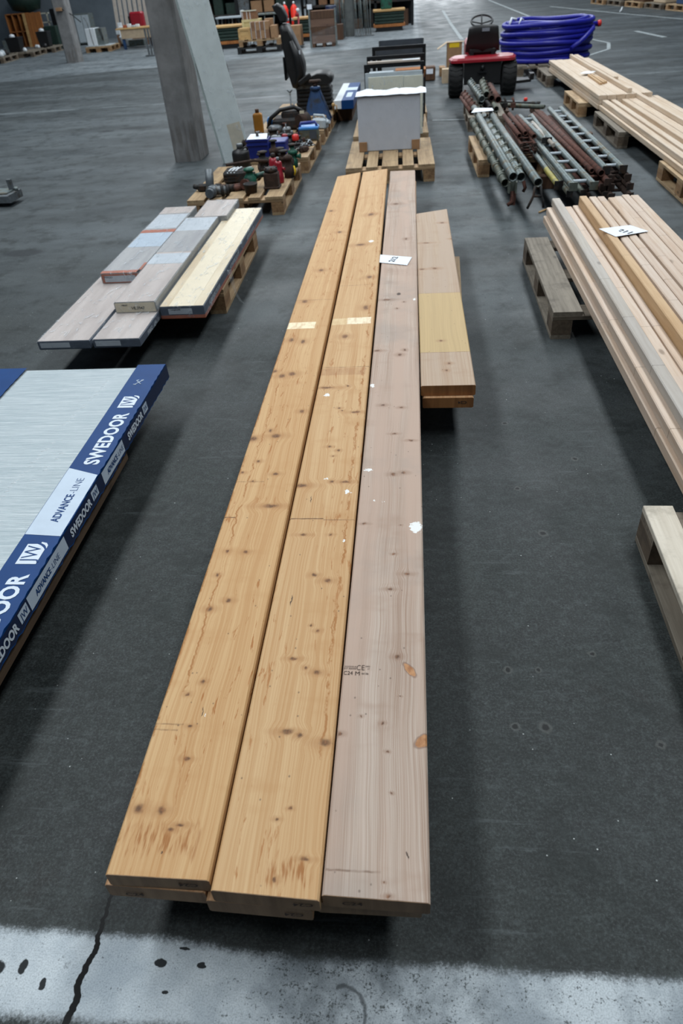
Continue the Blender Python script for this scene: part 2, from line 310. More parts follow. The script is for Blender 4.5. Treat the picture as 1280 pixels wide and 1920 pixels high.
def concrete_floor():
    n = NT('worn_concrete'); P = n.obj(); x, y, z = n.xyz(P)
    a = n.noise(P, .35, 4, .6); b = n.noise(P, 1.7, 5, .6); c_ = n.noise(P, 9, 5, .65); d = n.noise(P, 95, 3, .7); e = n.noise(P, 320, 2, .6)
    st = n.noise(n.vm('MULTIPLY', P, (.25, 1.6, 1)), 1.1, 4, .6)
    c = n.mix(n.ss(b, .36, .66), lin((32, 36, 35)), lin((52, 56, 54)))
    c = n.mix(n.ss(a, .35, .65, 0, .6), c, lin((53, 57, 57)))
    c = n.mix(n.ss(c_, .42, .7, 0, .55), c, lin((32, 34, 34)))
    c = n.mix(n.ss(st, .5, .75, 0, .5), c, lin((58, 63, 63)))
    # floor colour turns paler farther up the hall
    far_tone = n.ss(n.math('ADD', y, n.math('MULTIPLY', a, 6)), 4.2, 9.5, 0, .8)
    c = n.mix(far_tone, c, n.mix(n.ss(n.noise(n.vm('MULTIPLY', P, (.3, 1.2, 1)), 1, 5, .65), .36, .66), lin((60, 65, 68)), lin((96, 103, 107))))
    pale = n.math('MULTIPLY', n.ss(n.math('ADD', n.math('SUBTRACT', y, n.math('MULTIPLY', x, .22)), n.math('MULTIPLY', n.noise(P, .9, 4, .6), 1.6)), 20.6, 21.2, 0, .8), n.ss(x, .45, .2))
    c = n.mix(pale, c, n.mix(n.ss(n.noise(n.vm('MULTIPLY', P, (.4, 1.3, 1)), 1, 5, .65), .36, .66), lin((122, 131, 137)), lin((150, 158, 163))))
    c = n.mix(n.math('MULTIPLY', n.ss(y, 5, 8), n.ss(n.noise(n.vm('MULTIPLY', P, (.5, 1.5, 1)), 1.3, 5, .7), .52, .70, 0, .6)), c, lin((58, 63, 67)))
    c = n.mix(n.ss(n.noise(P, 2.6, 4, .6), .62, .74, 0, .5), c, lin((44, 39, 36)))
    c = n.mix(n.ss(d, .35, .75, 0, .35), c, lin((26, 27, 28)))
    g1 = n.noise(P, 34, 5, .75); g2 = n.noise(P, 150, 4, .8)
    c = n.mix(n.ss(g1, .45, .68, 0, .5), c, lin((70, 76, 76)))
    c = n.mix(n.ss(g2, .46, .70, 0, .6), c, lin((80, 86, 86)))
    c = n.mix(n.ss(g2, .48, .30, 0, .6), c, lin((20, 22, 22)))
    c = n.mix(n.ss(n.noise(P, 4.2, 6, .75), .47, .66, 0, .6), c, lin((30, 34, 33)))
    sc = n.noise(n.vm('MULTIPLY', P, (2.2, 26, 1)), 1, 5, .75)
    c = n.mix(n.ss(sc, .58, .72, 0, .5), c, lin((86, 92, 93)))
    # white flecks and dark pits
    v1 = n.vor(P, 22); keep = n.noise(P, 3.1, 2)
    c = n.mix(n.math('MULTIPLY', n.ss(v1, .055, .025), n.ss(keep, .42, .58, 0, .8)), c, lin((196, 202, 200)))
    v2 = n.vor(n.vm('ADD', P, (3.3, 1.7, 0)), 11)
    c = n.mix(n.math('MULTIPLY', n.ss(v2, .06, .03), n.ss(keep, .55, .4, 0, .8)), c, lin((24, 26, 27)))
    warp = n.vm('SCALE', n.comb(n.math('SUBTRACT', n.noise(P, 60, 3), .5), n.math('SUBTRACT', n.noise(P, 64, 3), .5), 0), .012)
    W = n.vm('ADD', n.comb(x, y, 0), warp)
    for px, py, r in ((.641, 2.325, .014), (.268, 1.092, .012), (.344, 1.092, .016), (.511, 1.339, .011), (.269, 1.276, .013), (.352, 1.278, .010), (.453, 1.87, .016), (.398, 2.13, .012), (.40, 2.6, .013), (.62, 1.05, .012)):
        q = n.length(n.vm('SUBTRACT', W, (px, py, 0)))
        c = n.mix(n.ss(q, r * 1.3, r * .9, 0, .25), c, lin((105, 106, 102))); c = n.mix(n.ss(q, r * .75, r * .4, 0, .9), c, lin((18, 19, 20)))
    # old dark patch of oil on the far floor
    for px, py, a_, b_ in ((-3.78, 10.62, .26, .10), (-4.17, 10.48, .12, .06), (-2.97, 5.23, .17, .09), (-3.25, 5.15, .12, .05)):
        q = n.length(n.vm('MULTIPLY', n.vm('SUBTRACT', n.vm('ADD', W, n.vm('SCALE', warp, 4)), (px, py, 0)), (1 / a_, 1 / b_, 0)))
        c = n.mix(n.ss(q, 1.15, .7, 0, .7), c, lin((36, 39, 42)))
    # broad white line painted across the floor in front, worn by tyres
    wav = n.math('MULTIPLY', n.math('SUBTRACT', n.noise(P, 14, 4, .7), .5), .03)
    fz = n.math('MULTIPLY', n.math('SUBTRACT', n.noise(P, 150, 3, .7), .5), .035)
    yy = n.math('ADD', y, n.math('ADD', wav, fz))
    top = n.math('SUBTRACT', .541, n.ss(x, -.52, -.30, -.008, .014))
    band = n.math('MULTIPLY', n.ss(n.math('SUBTRACT', yy, top), .014, -.012), n.ss(yy, .385, .415))
    wear = n.math('ADD', n.math('MULTIPLY', n.noise(P, 34, 4, .7), .35), n.math('MULTIPLY', n.noise(P, 190, 4, .75), .65))
    thin = n.ss(x, -.48, -.15, .0, 1.)                        # thinner paint to the right of the cracked end
    thin = n.math('MULTIPLY', thin, n.ss(n.math('ADD', x, n.math('MULTIPLY', n.noise(P, 8, 3), .3)), .45, .05, .55, 1.))
    hole = n.ss(n.math('ADD', wear, n.math('MULTIPLY', thin, .055)), .585, .63)
    hole = n.math('MAXIMUM', hole, n.math('MULTIPLY', n.ss(n.noise(P, 17, 5, .7), .60, .68), n.ss(x, -.62, -.82)))
    pm = n.math('MULTIPLY', band, n.math('SUBTRACT', 1, n.math('MULTIPLY', hole, .85)))
    paint = n.mix(n.ss(n.noise(P, 7, 4, .6), .35, .7), lin((196, 204, 208)), lin((164, 174, 181)))
    paint = n.mix(n.math('MULTIPLY', n.ss(e, .4, .65), .3), paint, lin((90, 96, 100)))
    c = n.mix(n.math('MULTIPLY', pm, n.math('SUBTRACT', .97, n.math('MULTIPLY', thin, n.ss(n.noise(P, 7, 4, .65), .38, .62, .15, .55)))), c, paint)
    for px, py, a_, b_ in ((-.514, .506, .014, .008), (-.426, .506, .010, .006), (-.47, .535, .012, .004), (-.86, .478, .022, .016), (-.80, .482, .009, .014), (-.745, .455, .006, .010), (-.49, .455, .006, .004)):
        q = n.length(n.vm('MULTIPLY', n.vm('SUBTRACT', W, (px, py, 0)), (1 / a_, 1 / b_, 0)))
        c = n.mix(n.ss(q, 1.1, .9), c, lin((38, 41, 43)))
    q = n.math('ABSOLUTE', n.math('SUBTRACT', n.length(n.vm('SUBTRACT', W, (-.135, .44, 0))), .045))   # tyre scuff arc
    c = n.mix(n.math('MULTIPLY', n.ss(q, .006, .001, 0, .75), n.math('MULTIPLY', n.math('GREATER_THAN', x, -.15), n.math('GREATER_THAN', y, .425))), c, lin((62, 66, 68)))
    # crack running through the slab
    cx = n.math('ADD', n.math('ADD', -.664, n.math('MULTIPLY', n.math('SUBTRACT', n.noise(n.comb(0, y, 0), 9, 4, .7), .5), .05)), n.math('MULTIPLY', n.math('SUBTRACT', y, .5), .06))
    ck = n.math('ABSOLUTE', n.math('SUBTRACT', x, cx)); wid = n.ss(y, .75, .40, .0012, .0065)
    cm = n.math('MULTIPLY', n.math('LESS_THAN', n.math('SUBTRACT', ck, n.math('MULTIPLY', n.noise(P, 90, 2), .002)), wid), n.math('LESS_THAN', y, 1.15))
    c = n.mix(cm, c, lin((14, 15, 16)))
    # sawn joints between the slabs
    for jx in (-.42 + 2.1,):
        pass
    jy = n.math('ABSOLUTE', n.math('SUBTRACT', n.math('ADD', y, n.math('MULTIPLY', b, .25)), 12.9)); c = n.mix(n.math('MULTIPLY', n.ss(jy, .10, .02, 0, .5), n.ss(n.noise(P, 1.5, 4, .7), .35, .6)), c, lin((128, 136, 139)))
    jx = n.math('ABSOLUTE', n.math('SUBTRACT', x, .28)); c = n.mix(n.math('MULTIPLY', n.ss(jx, .05, .015, 0, .5), n.math('GREATER_THAN', y, 19)), c, lin((70, 78, 82)))
    h = n.math('ADD', n.math('MULTIPLY', d, .5), n.math('ADD', n.math('MULTIPLY', e, .3), n.math('MULTIPLY', n.ss(v2, .06, .03), -.6)))
    n.bump(n.math('SUBTRACT', h, n.math('MULTIPLY', cm, 3)), .35, .003)
    rough = n.math('ADD', n.ss(b, .3, .7, .46, .66), n.math('MULTIPLY', pm, .1))
    return n.done(c, rough, 0, .2)

W_pal = wood('pallet_pine', (180, 154, 118), (132, 106, 76), 1, stain=(128, 108, 86))
W_palx = wood('pallet_pine_crosswise', (174, 146, 110), (128, 100, 70), 0, stain=(122, 100, 78))
W_blk = wood('pallet_block', (160, 126, 88), (110, 80, 54), 1, stain=(104, 80, 56))
W_old = wood('weathered_pallet', (136, 127, 113), (92, 84, 72), 1, stain=(72, 64, 54))
W_oldx = wood('weathered_pallet_crosswise', (126, 115, 100), (84, 74, 62), 0, stain=(68, 60, 50))
W_oldb = wood('weathered_block', (104, 90, 74), (70, 58, 46), 1, stain=(60, 52, 44))
W_chalk = wood('chalky_pallet', (218, 209, 193), (184, 173, 155), 1, stain=(150, 141, 126), knots=False)
W_pine = wood('planed_pine', (206, 188, 170), (184, 155, 128), 1, rough=.6, tone=.25, joints=.75)
W_pine2 = wood('planed_pine_far', (208, 192, 173), (190, 166, 139), 1, rough=.6, tone=.2, fine=.6, knots=False)
W_orange = wood('yellow_pine', (198, 166, 126), (176, 138, 94), 1, rough=.6, tone=.15, joints=.5)
W_grey = wood('greyed_pine', (184, 177, 167), (158, 146, 132), 1, rough=.65, tone=.2, joints=.8)
W_dark = wood('dark_old_wood', (96, 66, 42), (56, 36, 24), 2, tone=.3)
W_ply = wood('orange_plywood', (176, 112, 54), (132, 78, 36), 2, tone=.35)
W_crate = wood('crate_wood', (204, 168, 112), (158, 120, 74), 0, tone=.3)
W_box = flat('brown_cardboard', (150, 116, 84), .85, 0, .1)
W_box2 = flat('dark_cardboard', (126, 92, 66), .85, 0, .15)
PAPER = flat('white_paper', (226, 232, 240), .7, 0, .02)
INK = flat('black_ink', (26, 28, 34), .8, 0, .05)
GREYINK = flat('grey_ink', (120, 126, 134), .8, 0, .05)
STAMP = flat('dark_stamp_ink', (74, 60, 52), .9, 0, .1)
BLACK = flat('black_steel', (22, 24, 27), .45, .3, .2)
BLKPL = flat('black_plastic', (15, 16, 18), .5, 0, .2)
RUBBER = flat('tyre_rubber', (15, 16, 17), .8, 0, .2)
GALV = flat('galvanised_steel', (116, 126, 126), .5, .5, .18, 20, dirt=(112, 104, 88))
GALVD = flat('dull_galvanised_steel', (102, 108, 100), .6, .4, .2, 20, dirt=(96, 84, 62))
RUST = flat('rusty_steel', (92, 58, 48), .85, .1, .3, 25, dirt=(58, 40, 34))
RUSTD = flat('dark_rusty_steel', (60, 44, 36), .9, .1, .35, 25, dirt=(30, 26, 24))
IRON = flat('dark_cast_iron', (40, 40, 40), .7, .3, .3, 30, dirt=(66, 48, 36))
STEEL = flat('grey_steel', (104, 110, 114), .5, .5, .2, 20, dirt=(80, 74, 66))
RED = flat('red_paint', (144, 24, 38), .35, 0, .1)
REDCAP = flat('red_plastic', (196, 40, 34), .4, 0, .1)
BLUEH = flat('blue_hose_plastic', (20, 24, 138), .42, 0, .12)
BLUEB = flat('blue_bin_plastic', (20, 38, 118), .45, 0, .1)
LBLUE = flat('light_blue_paint', (60, 130, 200), .4, 0, .1)
GREEN = flat('green_paint', (16, 84, 66), .5, 0, .2, dirt=(24, 40, 34))
DGREEN = flat('dark_green_steel', (22, 44, 36), .55, 0, .3)
YELLOW = flat('ochre_plastic', (170, 112, 30), .5, 0, .08)
YEL2 = flat('yellow_plastic', (226, 190, 30), .5, 0, .08)
WHITE = flat('white_enamel', (214, 220, 224), .3, 0, .03)
GREYW = flat('grey_white_paint', (176, 186, 192), .5, 0, .06)
CREAM = flat('cream_laminate', (206, 206, 188), .35, 0, .05)
NAVY = flat('navy_print', (10, 58, 112), .5, 0, .06, spec=.25)
NAVYD = flat('dark_navy_print', (18, 34, 66), .5, 0, .06)
CARD = flat('pale_print', (186, 200, 214), .5, 0, .04)
JACK = flat('blue_jack_paint', (28, 62, 104), .5, 0, .2, dirt=(40, 44, 52))
HIVIS = flat('orange_red_plastic', (232, 50, 30), .5, 0, .1)
DARKC = flat('dark_grey_panel', (66, 72, 80), .5, .1, .1)
def film_mat():
    n = NT('stretch_film_over_white'); P = n.obj()
    a = n.noise(n.vm('MULTIPLY', P, (5, 210, 5)), 1, 4, .7, .3); b = n.noise(n.vm('MULTIPLY', P, (9, 60, 5)), 1, 4, .6); k = n.noise(n.vm('MULTIPLY', P, (16, 5, 5)), 1, 2)
    n.bump(n.math('ADD', a, n.math('MULTIPLY', b, .7)), .8, .005)
    c = n.mix(n.ss(a, .35, .7), lin((172, 186, 191)), lin((208, 217, 220)))
    c = n.mix(n.math('MULTIPLY', n.ss(a, .62, .74), n.ss(k, .4, .65, .1, .9)), c, lin((236, 240, 242)))  # bright highlight streaks of the film painted into its colour
    n.b.inputs['Coat Weight'].default_value = .6; n.b.inputs['Coat Roughness'].default_value = .18
    return n.done(c, .34, 0, .6)
FILM = film_mat()
def clear_film(name='clear_stretch_film', amount=.22, scale=(30, 7, 12)):
    """thin cling film: mostly see-through, crinkled and shiny"""
    n = NT(name); P = n.obj()
    a = n.noise(n.vm('MULTIPLY', P, scale), 1, 5, .7, 1.2)
    n.bump(a, .9, .012)
    n.b.inputs['Alpha'].default_value = 1
    n.put(n.b.inputs['Alpha'], n.ss(a, .54, .76, amount * .25, amount * 2.6))  # crinkles turn opaque white, painting highlights into the film
    return n.done(lin((214, 222, 228)), .16, 0, .8)
CLING = clear_film('clear_stretch_film', .30, (26, 8, 12))
CLING2 = clear_film('heavy_stretch_film', .30, (14, 14, 9))
CLING3 = clear_film('thin_stretch_film', .10, (9, 9, 7))
def boxtop(name, a, b, axis=1):
    n = NT(name); P = n.vm('ADD', n.obj(), n.vm('SCALE', (3.1, 5.3, 1.7), n.rand()))
    c = n.mix(n.ss(n.noise(n.vm('MULTIPLY', P, (14, 1.2, 3)), 1, 4, .6), .35, .7), lin(a), lin(b))
    return n.done(c, .45, 0, .5)
BX_PINK = boxtop('pinkish_print', (186, 175, 169), (165, 153, 147))
BX_GREY = boxtop('grey_print', (164, 163, 163), (142, 141, 143))
BX_CREAM = boxtop('cream_wood_print', (214, 198, 168), (190, 168, 132))
BX_SIDE = flat('dark_blue_grey_print', (66, 76, 92), .45, 0, .1)
BX_SIDE2 = flat('grey_box_side', (136, 138, 138), .5, 0, .08)
BX_END = flat('cream_box_end', (206, 196, 172), .55, 0, .05)
BX_OR = flat('orange_print', (160, 86, 56), .5, 0, .1)
# ------------------------------------------------------------------ setting
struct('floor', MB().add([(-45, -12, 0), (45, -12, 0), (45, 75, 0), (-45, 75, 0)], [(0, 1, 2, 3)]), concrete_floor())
def wall_mat():
    n = NT('painted_block_wall'); P = n.obj()
    c = n.mix(n.ss(n.noise(P, .8, 4, .6), .3, .7), lin((88, 98, 106)), lin((108, 118, 126)))
    n.bump(n.noise(P, 40, 3), .3, .005); return n.done(c, .85)
def conc(name, a, b, st):
    n = NT(name); P = n.obj()
    c = n.mix(n.ss(n.noise(P, 6, 5, .65), .3, .72), lin(a), lin(b))
    c = n.mix(n.ss(n.noise(n.vm('MULTIPLY', P, (9, 9, 2.4)), 1, 4, .6), .55, .75, 0, .5), c, lin(st))
    z = n.xyz(P)[2]
    c = n.mix(n.math('MULTIPLY', n.ss(n.math('ADD', z, n.math('MULTIPLY', n.noise(P, 14, 4), .3)), .62, .42, 0, .55), n.ss(n.noise(n.vm('MULTIPLY', P, (22, 22, 3)), 1, 4), .42, .62)), c, lin(st))
    n.bump(n.noise(P, 30, 4), .4, .004); return n.done(c, .85)
PIL = conc('bare_concrete', (108, 108, 108), (128, 128, 128), (84, 78, 72))
struct('wall_far', MB().box(-30, -5.3, 31.2, 31.5, 0, 5), wall_mat())
def pillar(name, x, y, w, d, h, mat):
    c = .03; p = [(x + c, y), (x + w - c, y), (x + w, y + c), (x + w, y + d - c), (x + w - c, y + d), (x + c, y + d), (x, y + d - c), (x, y + c)]
    return struct(name, MB().prism(p, 0, h), mat)
pillar('trim_1', -2.573, 8.21, .285, .46, 8.4, PIL)
pillar('trim_2', -9.22, 21.6, .36, .36, 8.4, PIL)
pillar('trim_3', -1.80, 23.7, .26, .3, 8.4, conc('bare_concrete_far', (84, 88, 88), (100, 104, 102), (70, 72, 70)))
LINE = flat('worn_line_paint', (142, 150, 152), .7, 0, .15, 30, dirt=(100, 108, 110))
def stripe(name, pts, w):
    m = MB(); V = [Vector((p[0], p[1], .003)) for p in pts]; vv = []
    for i, p in enumerate(V):
        d = (V[min(i + 1, len(V) - 1)] - V[max(i - 1, 0)]).normalized(); s = Vector((-d.y, d.x, 0)) * w / 2; vv += [tuple(p - s), tuple(p + s)]
    m.add(vv, [(2 * i, 2 * i + 2, 2 * i + 3, 2 * i + 1) for i in range(len(V) - 1)])
    struct(name, m, LINE)
stripe('trim_4', [(1.28, 33), (1.25, 25.7), (1.27, 20.4)], .09)
stripe('trim_5', [(3.47, 38.3), (3.695, 25.2)], .09)
stripe('trim_6', [(4.92, 30.6), (6.02, 25.1), (6.77, 21.7), (7.6, 18)], .1)
stripe('trim_7', [(3.2, 19.0), (3.86, 18.6), (4.05, 17.4), (3.81, 16.3), (3.24, 15.43)], .07)
stripe('trim_8', [(.281, 9.84), (.734, 9.76)], .05)
stripe('trim_9', [(5.09, 19.5), (5.24, 17.74)], .12)
# ------------------------------------------------------------------ pallets
_pm = {}
def pallet(label, x, y, rz=0., L=1.2, W=.8, mats=None, group=None, widths=(.145, .1, .145, .1, .145), z=0., name='pallet', top=None):
    """flat pallet; x, y = near left corner, boards run away from it"""
    A, B, C = mats or (W_pal, W_palx, W_blk)
    t = thing(name, label, 'pallet', (x, y, z), rz, group)
    def piece(nm, key, mk, mat, loc):
        k = (key, mat.name)
        if k not in _pm: _pm[k] = mk().mesh(nm, mat)
        part(nm, _pm[k], mat, t, loc=loc)
    gap = (W - sum(widths)) / (len(widths) - 1); px = 0
    for w in widths:
        w_ = w; piece('top_board', ('t', w, L), lambda: MB().cham(0, w_, 0, L, 0, .022, .002), top or A, (px, random.uniform(-.004, .004), .122)); px += w + gap
    for py in (0, L / 2 - .0725, L - .145): piece('cross_board', ('c', W), lambda: MB().cham(0, W, 0, .145, 0, .022, .002, 0), B, (0, py, .1))
    for bx, bw in ((0, .1), (W / 2 - .0725, .145), (W - .1, .1)):
        piece('bottom_board', ('b', bw, L), lambda: MB().cham(0, bw, 0, L, 0, .022, .002), A, (bx, 0, 0))
        for py in (0, L / 2 - .0725, L - .145): piece('block', ('k', bw), lambda: MB().cham(0, bw, 0, .145, 0, .078, .002), C, (bx, py, .022))
    return t
OLD = (W_old, W_oldx, W_oldb)

# ------------------------------------------------------------------ the wide planks under card 212
def plank(label, corners, z0, th, mat, bow=0., twist=0., group='wide planks under card 212', name='plank', far_twist=0., seg=24):
    """corners = near left, near right, far left, far right on the floor plan; slightly warped board with eased edges"""
    (ax, ay), (bx, by), (cx, cy), (dx, dy) = corners; ox, oy = (ax + bx) / 2, (ay + by) / 2
    e = .004; m = MB(); rows = []
    for i in range(seg + 1):
        t = i / seg
        lx, ly = ax + (cx - ax) * t, ay + (cy - ay) * t; qx, qy = bx + (dx - bx) * t, by + (dy - by) * t
        dz = bow * max(0, (t - .45) / .55) ** 2; tw = twist * max(0, (t - .3) / .7) ** 2
        def P(u, zz): return (lx + (qx - lx) * u - ox, ly + (qy - ly) * u - oy, zz + dz + tw * u)
        w = math.hypot(qx - lx, qy - ly); k = e / w
        rows.append([P(k, 0), P(1 - k, 0), P(1, e), P(1, th - e), P(1 - k, th), P(k, th), P(0, th - e), P(0, e)])
    v = [p for r in rows for p in r]
    f = [(i * 8 + j, i * 8 + (j + 1) % 8, i * 8 + 8 + (j + 1) % 8, i * 8 + 8 + j) for i in range(seg) for j in range(8)]
    f += [tuple(range(7, -1, -1)), tuple(seg * 8 + j for j in range(8))]
    m.add(v, f)
    o = single(name, m, mat, label, 'plank', (ox, oy, z0), 0, group)
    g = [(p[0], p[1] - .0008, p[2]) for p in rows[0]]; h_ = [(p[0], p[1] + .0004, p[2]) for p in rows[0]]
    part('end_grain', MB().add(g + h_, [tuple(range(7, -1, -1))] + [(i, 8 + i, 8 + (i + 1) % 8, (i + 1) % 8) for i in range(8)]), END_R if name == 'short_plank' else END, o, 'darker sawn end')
    return o, ox, oy
ZT = .191; TH = .045
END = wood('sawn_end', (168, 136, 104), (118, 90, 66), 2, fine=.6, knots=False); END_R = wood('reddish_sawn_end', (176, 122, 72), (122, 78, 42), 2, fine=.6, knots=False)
def K(l, rx=.0075, ry=.011): return [(p[0], p[1], p[2] if len(p) > 2 else rx, p[3] if len(p) > 3 else ry) for p in l]
YL, YD = (204, 168, 121), (180, 134, 84)
k1 = K([(-.562, .706, .014, .016), (-.514, .704, .012, .013), (-.466, .675, .013, .006), (-.483, .665, .008, .007), (-.49, .823, .010, .008), (-.503, .906, .008, .007), (-.533, .994, .007, .009),
        (-.542, 1.273, .012, .014), (-.497, 1.306, .011, .012), (-.551, 1.406), (-.543, 1.509), (-.487, 1.505, .010, .010), (-.446, 1.726, .035, .014), (-.504, 1.031, .007, .010), (-.53, 1.863, .006, .009),
        (-.54, 3.441, .02, .03), (-.547, 2.978, .016, .03), (-.491, 2.957, .014, .03), (-.499, 2.638, .02, .026), (-.539, 2.622, .02, .026), (-.577, 2.666, .014, .02), (-.418, 2.323, .013, .018),
        (-.519, 2.184, .009, .016), (-.575, 2.13, .022, .024), (-.493, 2.147, .024, .02), (-.529, 1.982, .009, .012), (-.458, 1.904, .013, .012), (-.576, 1.914, .010, .010), (-.5, 3.9, .02, .03), (-.45, 4.6, .02, .03), (-.55, 5.1, .02, .03)])
M1 = plank_mat('yellow_plank_wood', (-.4855, .572, ZT), YL, YD, k1, joints=[(1.668, -.60, -.55, .9), (1.86, -.6, -.49, .45), (3.46, -.6, -.38, .6), (.895, -.6, -.53, .6), (.91, -.6, -.52, .5)], resin=.9,
               strips=[(-.596, -.45, 3.10, 3.18, (240, 224, 190), .95)], drips=[(-.575, -.42, .605, .67)], lines=[(-.585, .62, 3.0, .02, .006), (-.545, 1.0, 2.9, .05, .004)], slots=[(-.484, .945, .0016, .014), (-.49, .62, .002, .004)], blots=[(-.477, .935, .003, .004)])
k2 = K([(-.278, .899, .020, .010), (-.249, .889, .009, .011), (-.248, .719, .005, .006), (-.271, .696, .006, .006), (-.205, .619, .013, .006), (-.257, .579, .006, .007), (-.19, .874, .018, .014),
        (-.324, 1.584, .016, .007), (-.239, 1.584, .008, .007), (-.271, 1.408, .010, .010), (-.231, 1.386, .015, .012), (-.241, 1.2, .007, .007), (-.259, 1.219, .004, .005), (-.29, 1.107, .014, .007), (-.257, 1.08, .006, .008), (-.228, 1.067, .013, .011),
        (-.261, 1.857, .009, .012), (-.215, 1.855, .024, .010), (-.36, 1.836, .028, .014), (-.274, 2.343, .008, .010), (-.262, 2.323, .006, .009), (-.21, 2.31, .026, .012), (-.288, 2.07, .010, .009), (-.255, 2.045, .008, .009), (-.269, 2.01, .006, .008),
        (-.34, 2.51, .04, .012), (-.252, 2.52, .008, .012), (-.22, 3.33, .018, .04), (-.3, 3.0, .02, .03), (-.22, 3.75, .02, .03), (-.3, 4.3, .04, .03), (-.26, 4.9, .03, .04)])
M2 = plank_mat('yellow_plank_wood_warped', (-.273, .55, ZT), (204, 170, 126), (180, 136, 88), k2, joints=[(1.661, -.39, -.27, 1.), (1.655, -.27, -.17, .55), (2.69, -.40, -.17, .8), (3.64, -.4, -.19, .55)], resin=.75,
               strips=[(-.305, -.184, 3.135, 3.215, (242, 228, 198), .9), (-.385, -.30, 3.13, 3.21, (226, 204, 160), .6), (-.385, -.185, 2.615, 2.685, (150, 100, 62), .42)], drips=[(-.28, -.19, .565, .61)], lines=[(-.196, .80, 5.5, .035, .0045), (-.20, 1.0, 4.0, .06, .003)], slots=[(-.324, 1.308, .002, .022), (-.32, 1.661 + .1, .0016, .02)],
               blots=[(-.333, 2.45, .010, .014), (-.205, 1.80, .010, .010), (-.198, 1.555, .005, .006), (-.235, 4.35, .016, .02), (-.28, 1.875, .004, .004)])
k3 = K([(-.036, 1.117, .009, .010), (-.027, 1.001, .003, .003), (-.116, .943, .0035, .004), (-.161, .896, .007, .008), (-.054, .854, .004, .005), (-.043, .76, .003, .004), (-.053, .582, .003, .003), (-.046, .558, .006, .005), (-.066, .926, .005, .005),
        (-.06, 1.895, .011, .012), (-.026, 1.903, .011, .012), (-.051, 1.497, .006, .007), (-.012, 1.413, .012, .009), (-.059, 1.353, .010, .008), (-.143, 1.635, .009, .006), (-.033, 1.627, .004, .004),
        (-.001, 2.102, .013, .008), (-.061, 2.149, .011, .008), (-.032, 3.391, .006, .010), (-.066, 3.309, .006, .012), (-.026, 2.84, .008, .015), (-.047, 2.794, .011, .018), (-.108, 2.357, .012, .012), (-.037, 2.338, .010, .010), (-.025, 4.4, .012, .03), (-.147, 2.84, .02, .012), (-.12, 3.427, .03, .015), (-.04, 3.95, .02, .03), (-.1, 5.2, .03, .03)])
M3 = plank_mat('pale_greyed_plank_wood', (-.068, .552, ZT), (194, 178, 164), (146, 118, 98), k3, freq=480, ovals=[(-.006, 1.078, .023, .009, 122), (.024, .884, .022, .013, 40)], halo_c=(136, 106, 84), pink=(180, 155, 138), smudge=(152, 140, 130),
               blots=[(.014, 1.618, .020, .026), (-.144, 1.92, .014, .007), (-.115, 1.75, .004, .004), (-.09, 1.745, .003, .003), (-.155, 2.52, .010, .014), (.02, 3.42, .008, .014)],
               slots=[(-.01, .635, .002, .008), (-.06, 3.5, .012, .02)], joints=[(.60, -.165, -.06, .6)])
def seams(o, x, y): o['joint'] = 'finger'; return o
p1, o1x, o1y = plank('yellow knotted wide plank, leftmost of the three long planks', ((-.588, .573), (-.383, .571), (-.588, 6.102), (-.402, 6.207)), ZT, TH, M1, bow=.0)
p2, o2x, o2y = plank('yellow wide plank with a warped far end, in the middle of the three long planks', ((-.376, .554), (-.170, .546), (-.377, 6.08), (-.176, 6.03)), ZT, TH, M2, bow=.028, twist=.026)
p3, o3x, o3y = plank('pale greyish pink wide plank with a C24 stamp, rightmost of the three long planks', ((-.166, .556), (.033, .551), (-.160, 6.191), (.044, 6.182)), ZT, TH, M3)
MU = plank_mat('lower_plank_wood', (0, 0, 0), (206, 168, 128), (172, 124, 84), K([(-.1, 1.2, .02, .02), (0, 2.6, .02, .02)]), resin=.4)
u1, a, b = plank('yellow plank lying under the leftmost long plank', ((-.602, .573), (-.398, .567), (-.602, 6.0), (-.40, 6.05)), .1455, .0452, MU)
u2, a, b = plank('yellow plank lying under the middle long plank', ((-.393, .554), (-.188, .547), (-.392, 6.0), (-.188, 6.0)), .1455, .0452, MU)
u3, a, b = plank('plank hidden under the pale long plank, its right edge just showing', ((-.18, .562), (.018, .562), (-.158, 6.03), (.050, 6.03)), .1455, .0452, MU)
M4 = plank_mat('short_plank_wood', (.144, 2.505, ZT), (184, 164, 142), (160, 130, 104), K([(.245, 4.363, .014, .012), (.09, 4.303, .03, .014), (.129, 3.856, .02, .02), (.06, 3.85, .02, .014), (.156, 2.699, .010, .014), (.142, 2.635, .008, .012), (.13, 2.923, .010, .012), (.2, 4.7, .02, .02)]),
               pink=(174, 152, 132), segs=[(2.808, 3.493, (192, 164, 116), .92)], joints=[(2.806, .03, .27, .6), (3.493, .03, .27, .4)])
s1, a, b = plank('short plank with a yellow middle section beside the pale long plank', ((.042, 2.506), (.259, 2.505), (.043, 4.93), (.252, 5.012)), ZT + .001, TH, M4, group='short planks beside the long ones', name='short_plank')
s2, a, b = plank('short plank lying underneath the short plank with a yellow section', ((.049, 2.489), (.252, 2.487), (.053, 4.9), (.252, 4.9)), .1455, .0452, MU, group='short planks beside the long ones', name='short_plank')
for o, ox, oy, x, y, z, flip in ((p1, o1x, o1y, -.437, .5705, .222, 1), (p2, o2x, o2y, -.212, .546, .222, 1), (p3, o3x, o3y, -.130, .5535, .222, 0)):
    text('C24', .017, STAMP, o, (x - ox + (.03 if flip else 0), y - oy - .0015, z - ZT - .0145 + (.014 if flip else 0)), (-1 if flip else 1, 0, 0), (0, 0, -1 if flip else 1), .0004, 1.35, 'stamped_lettering')
text('C24', .017, STAMP, u1, (-.565 + .5, .570 - .57 - .0015, .012), (1, 0, 0), (0, 0, 1), .0004, 1.3, 'stamped_lettering')
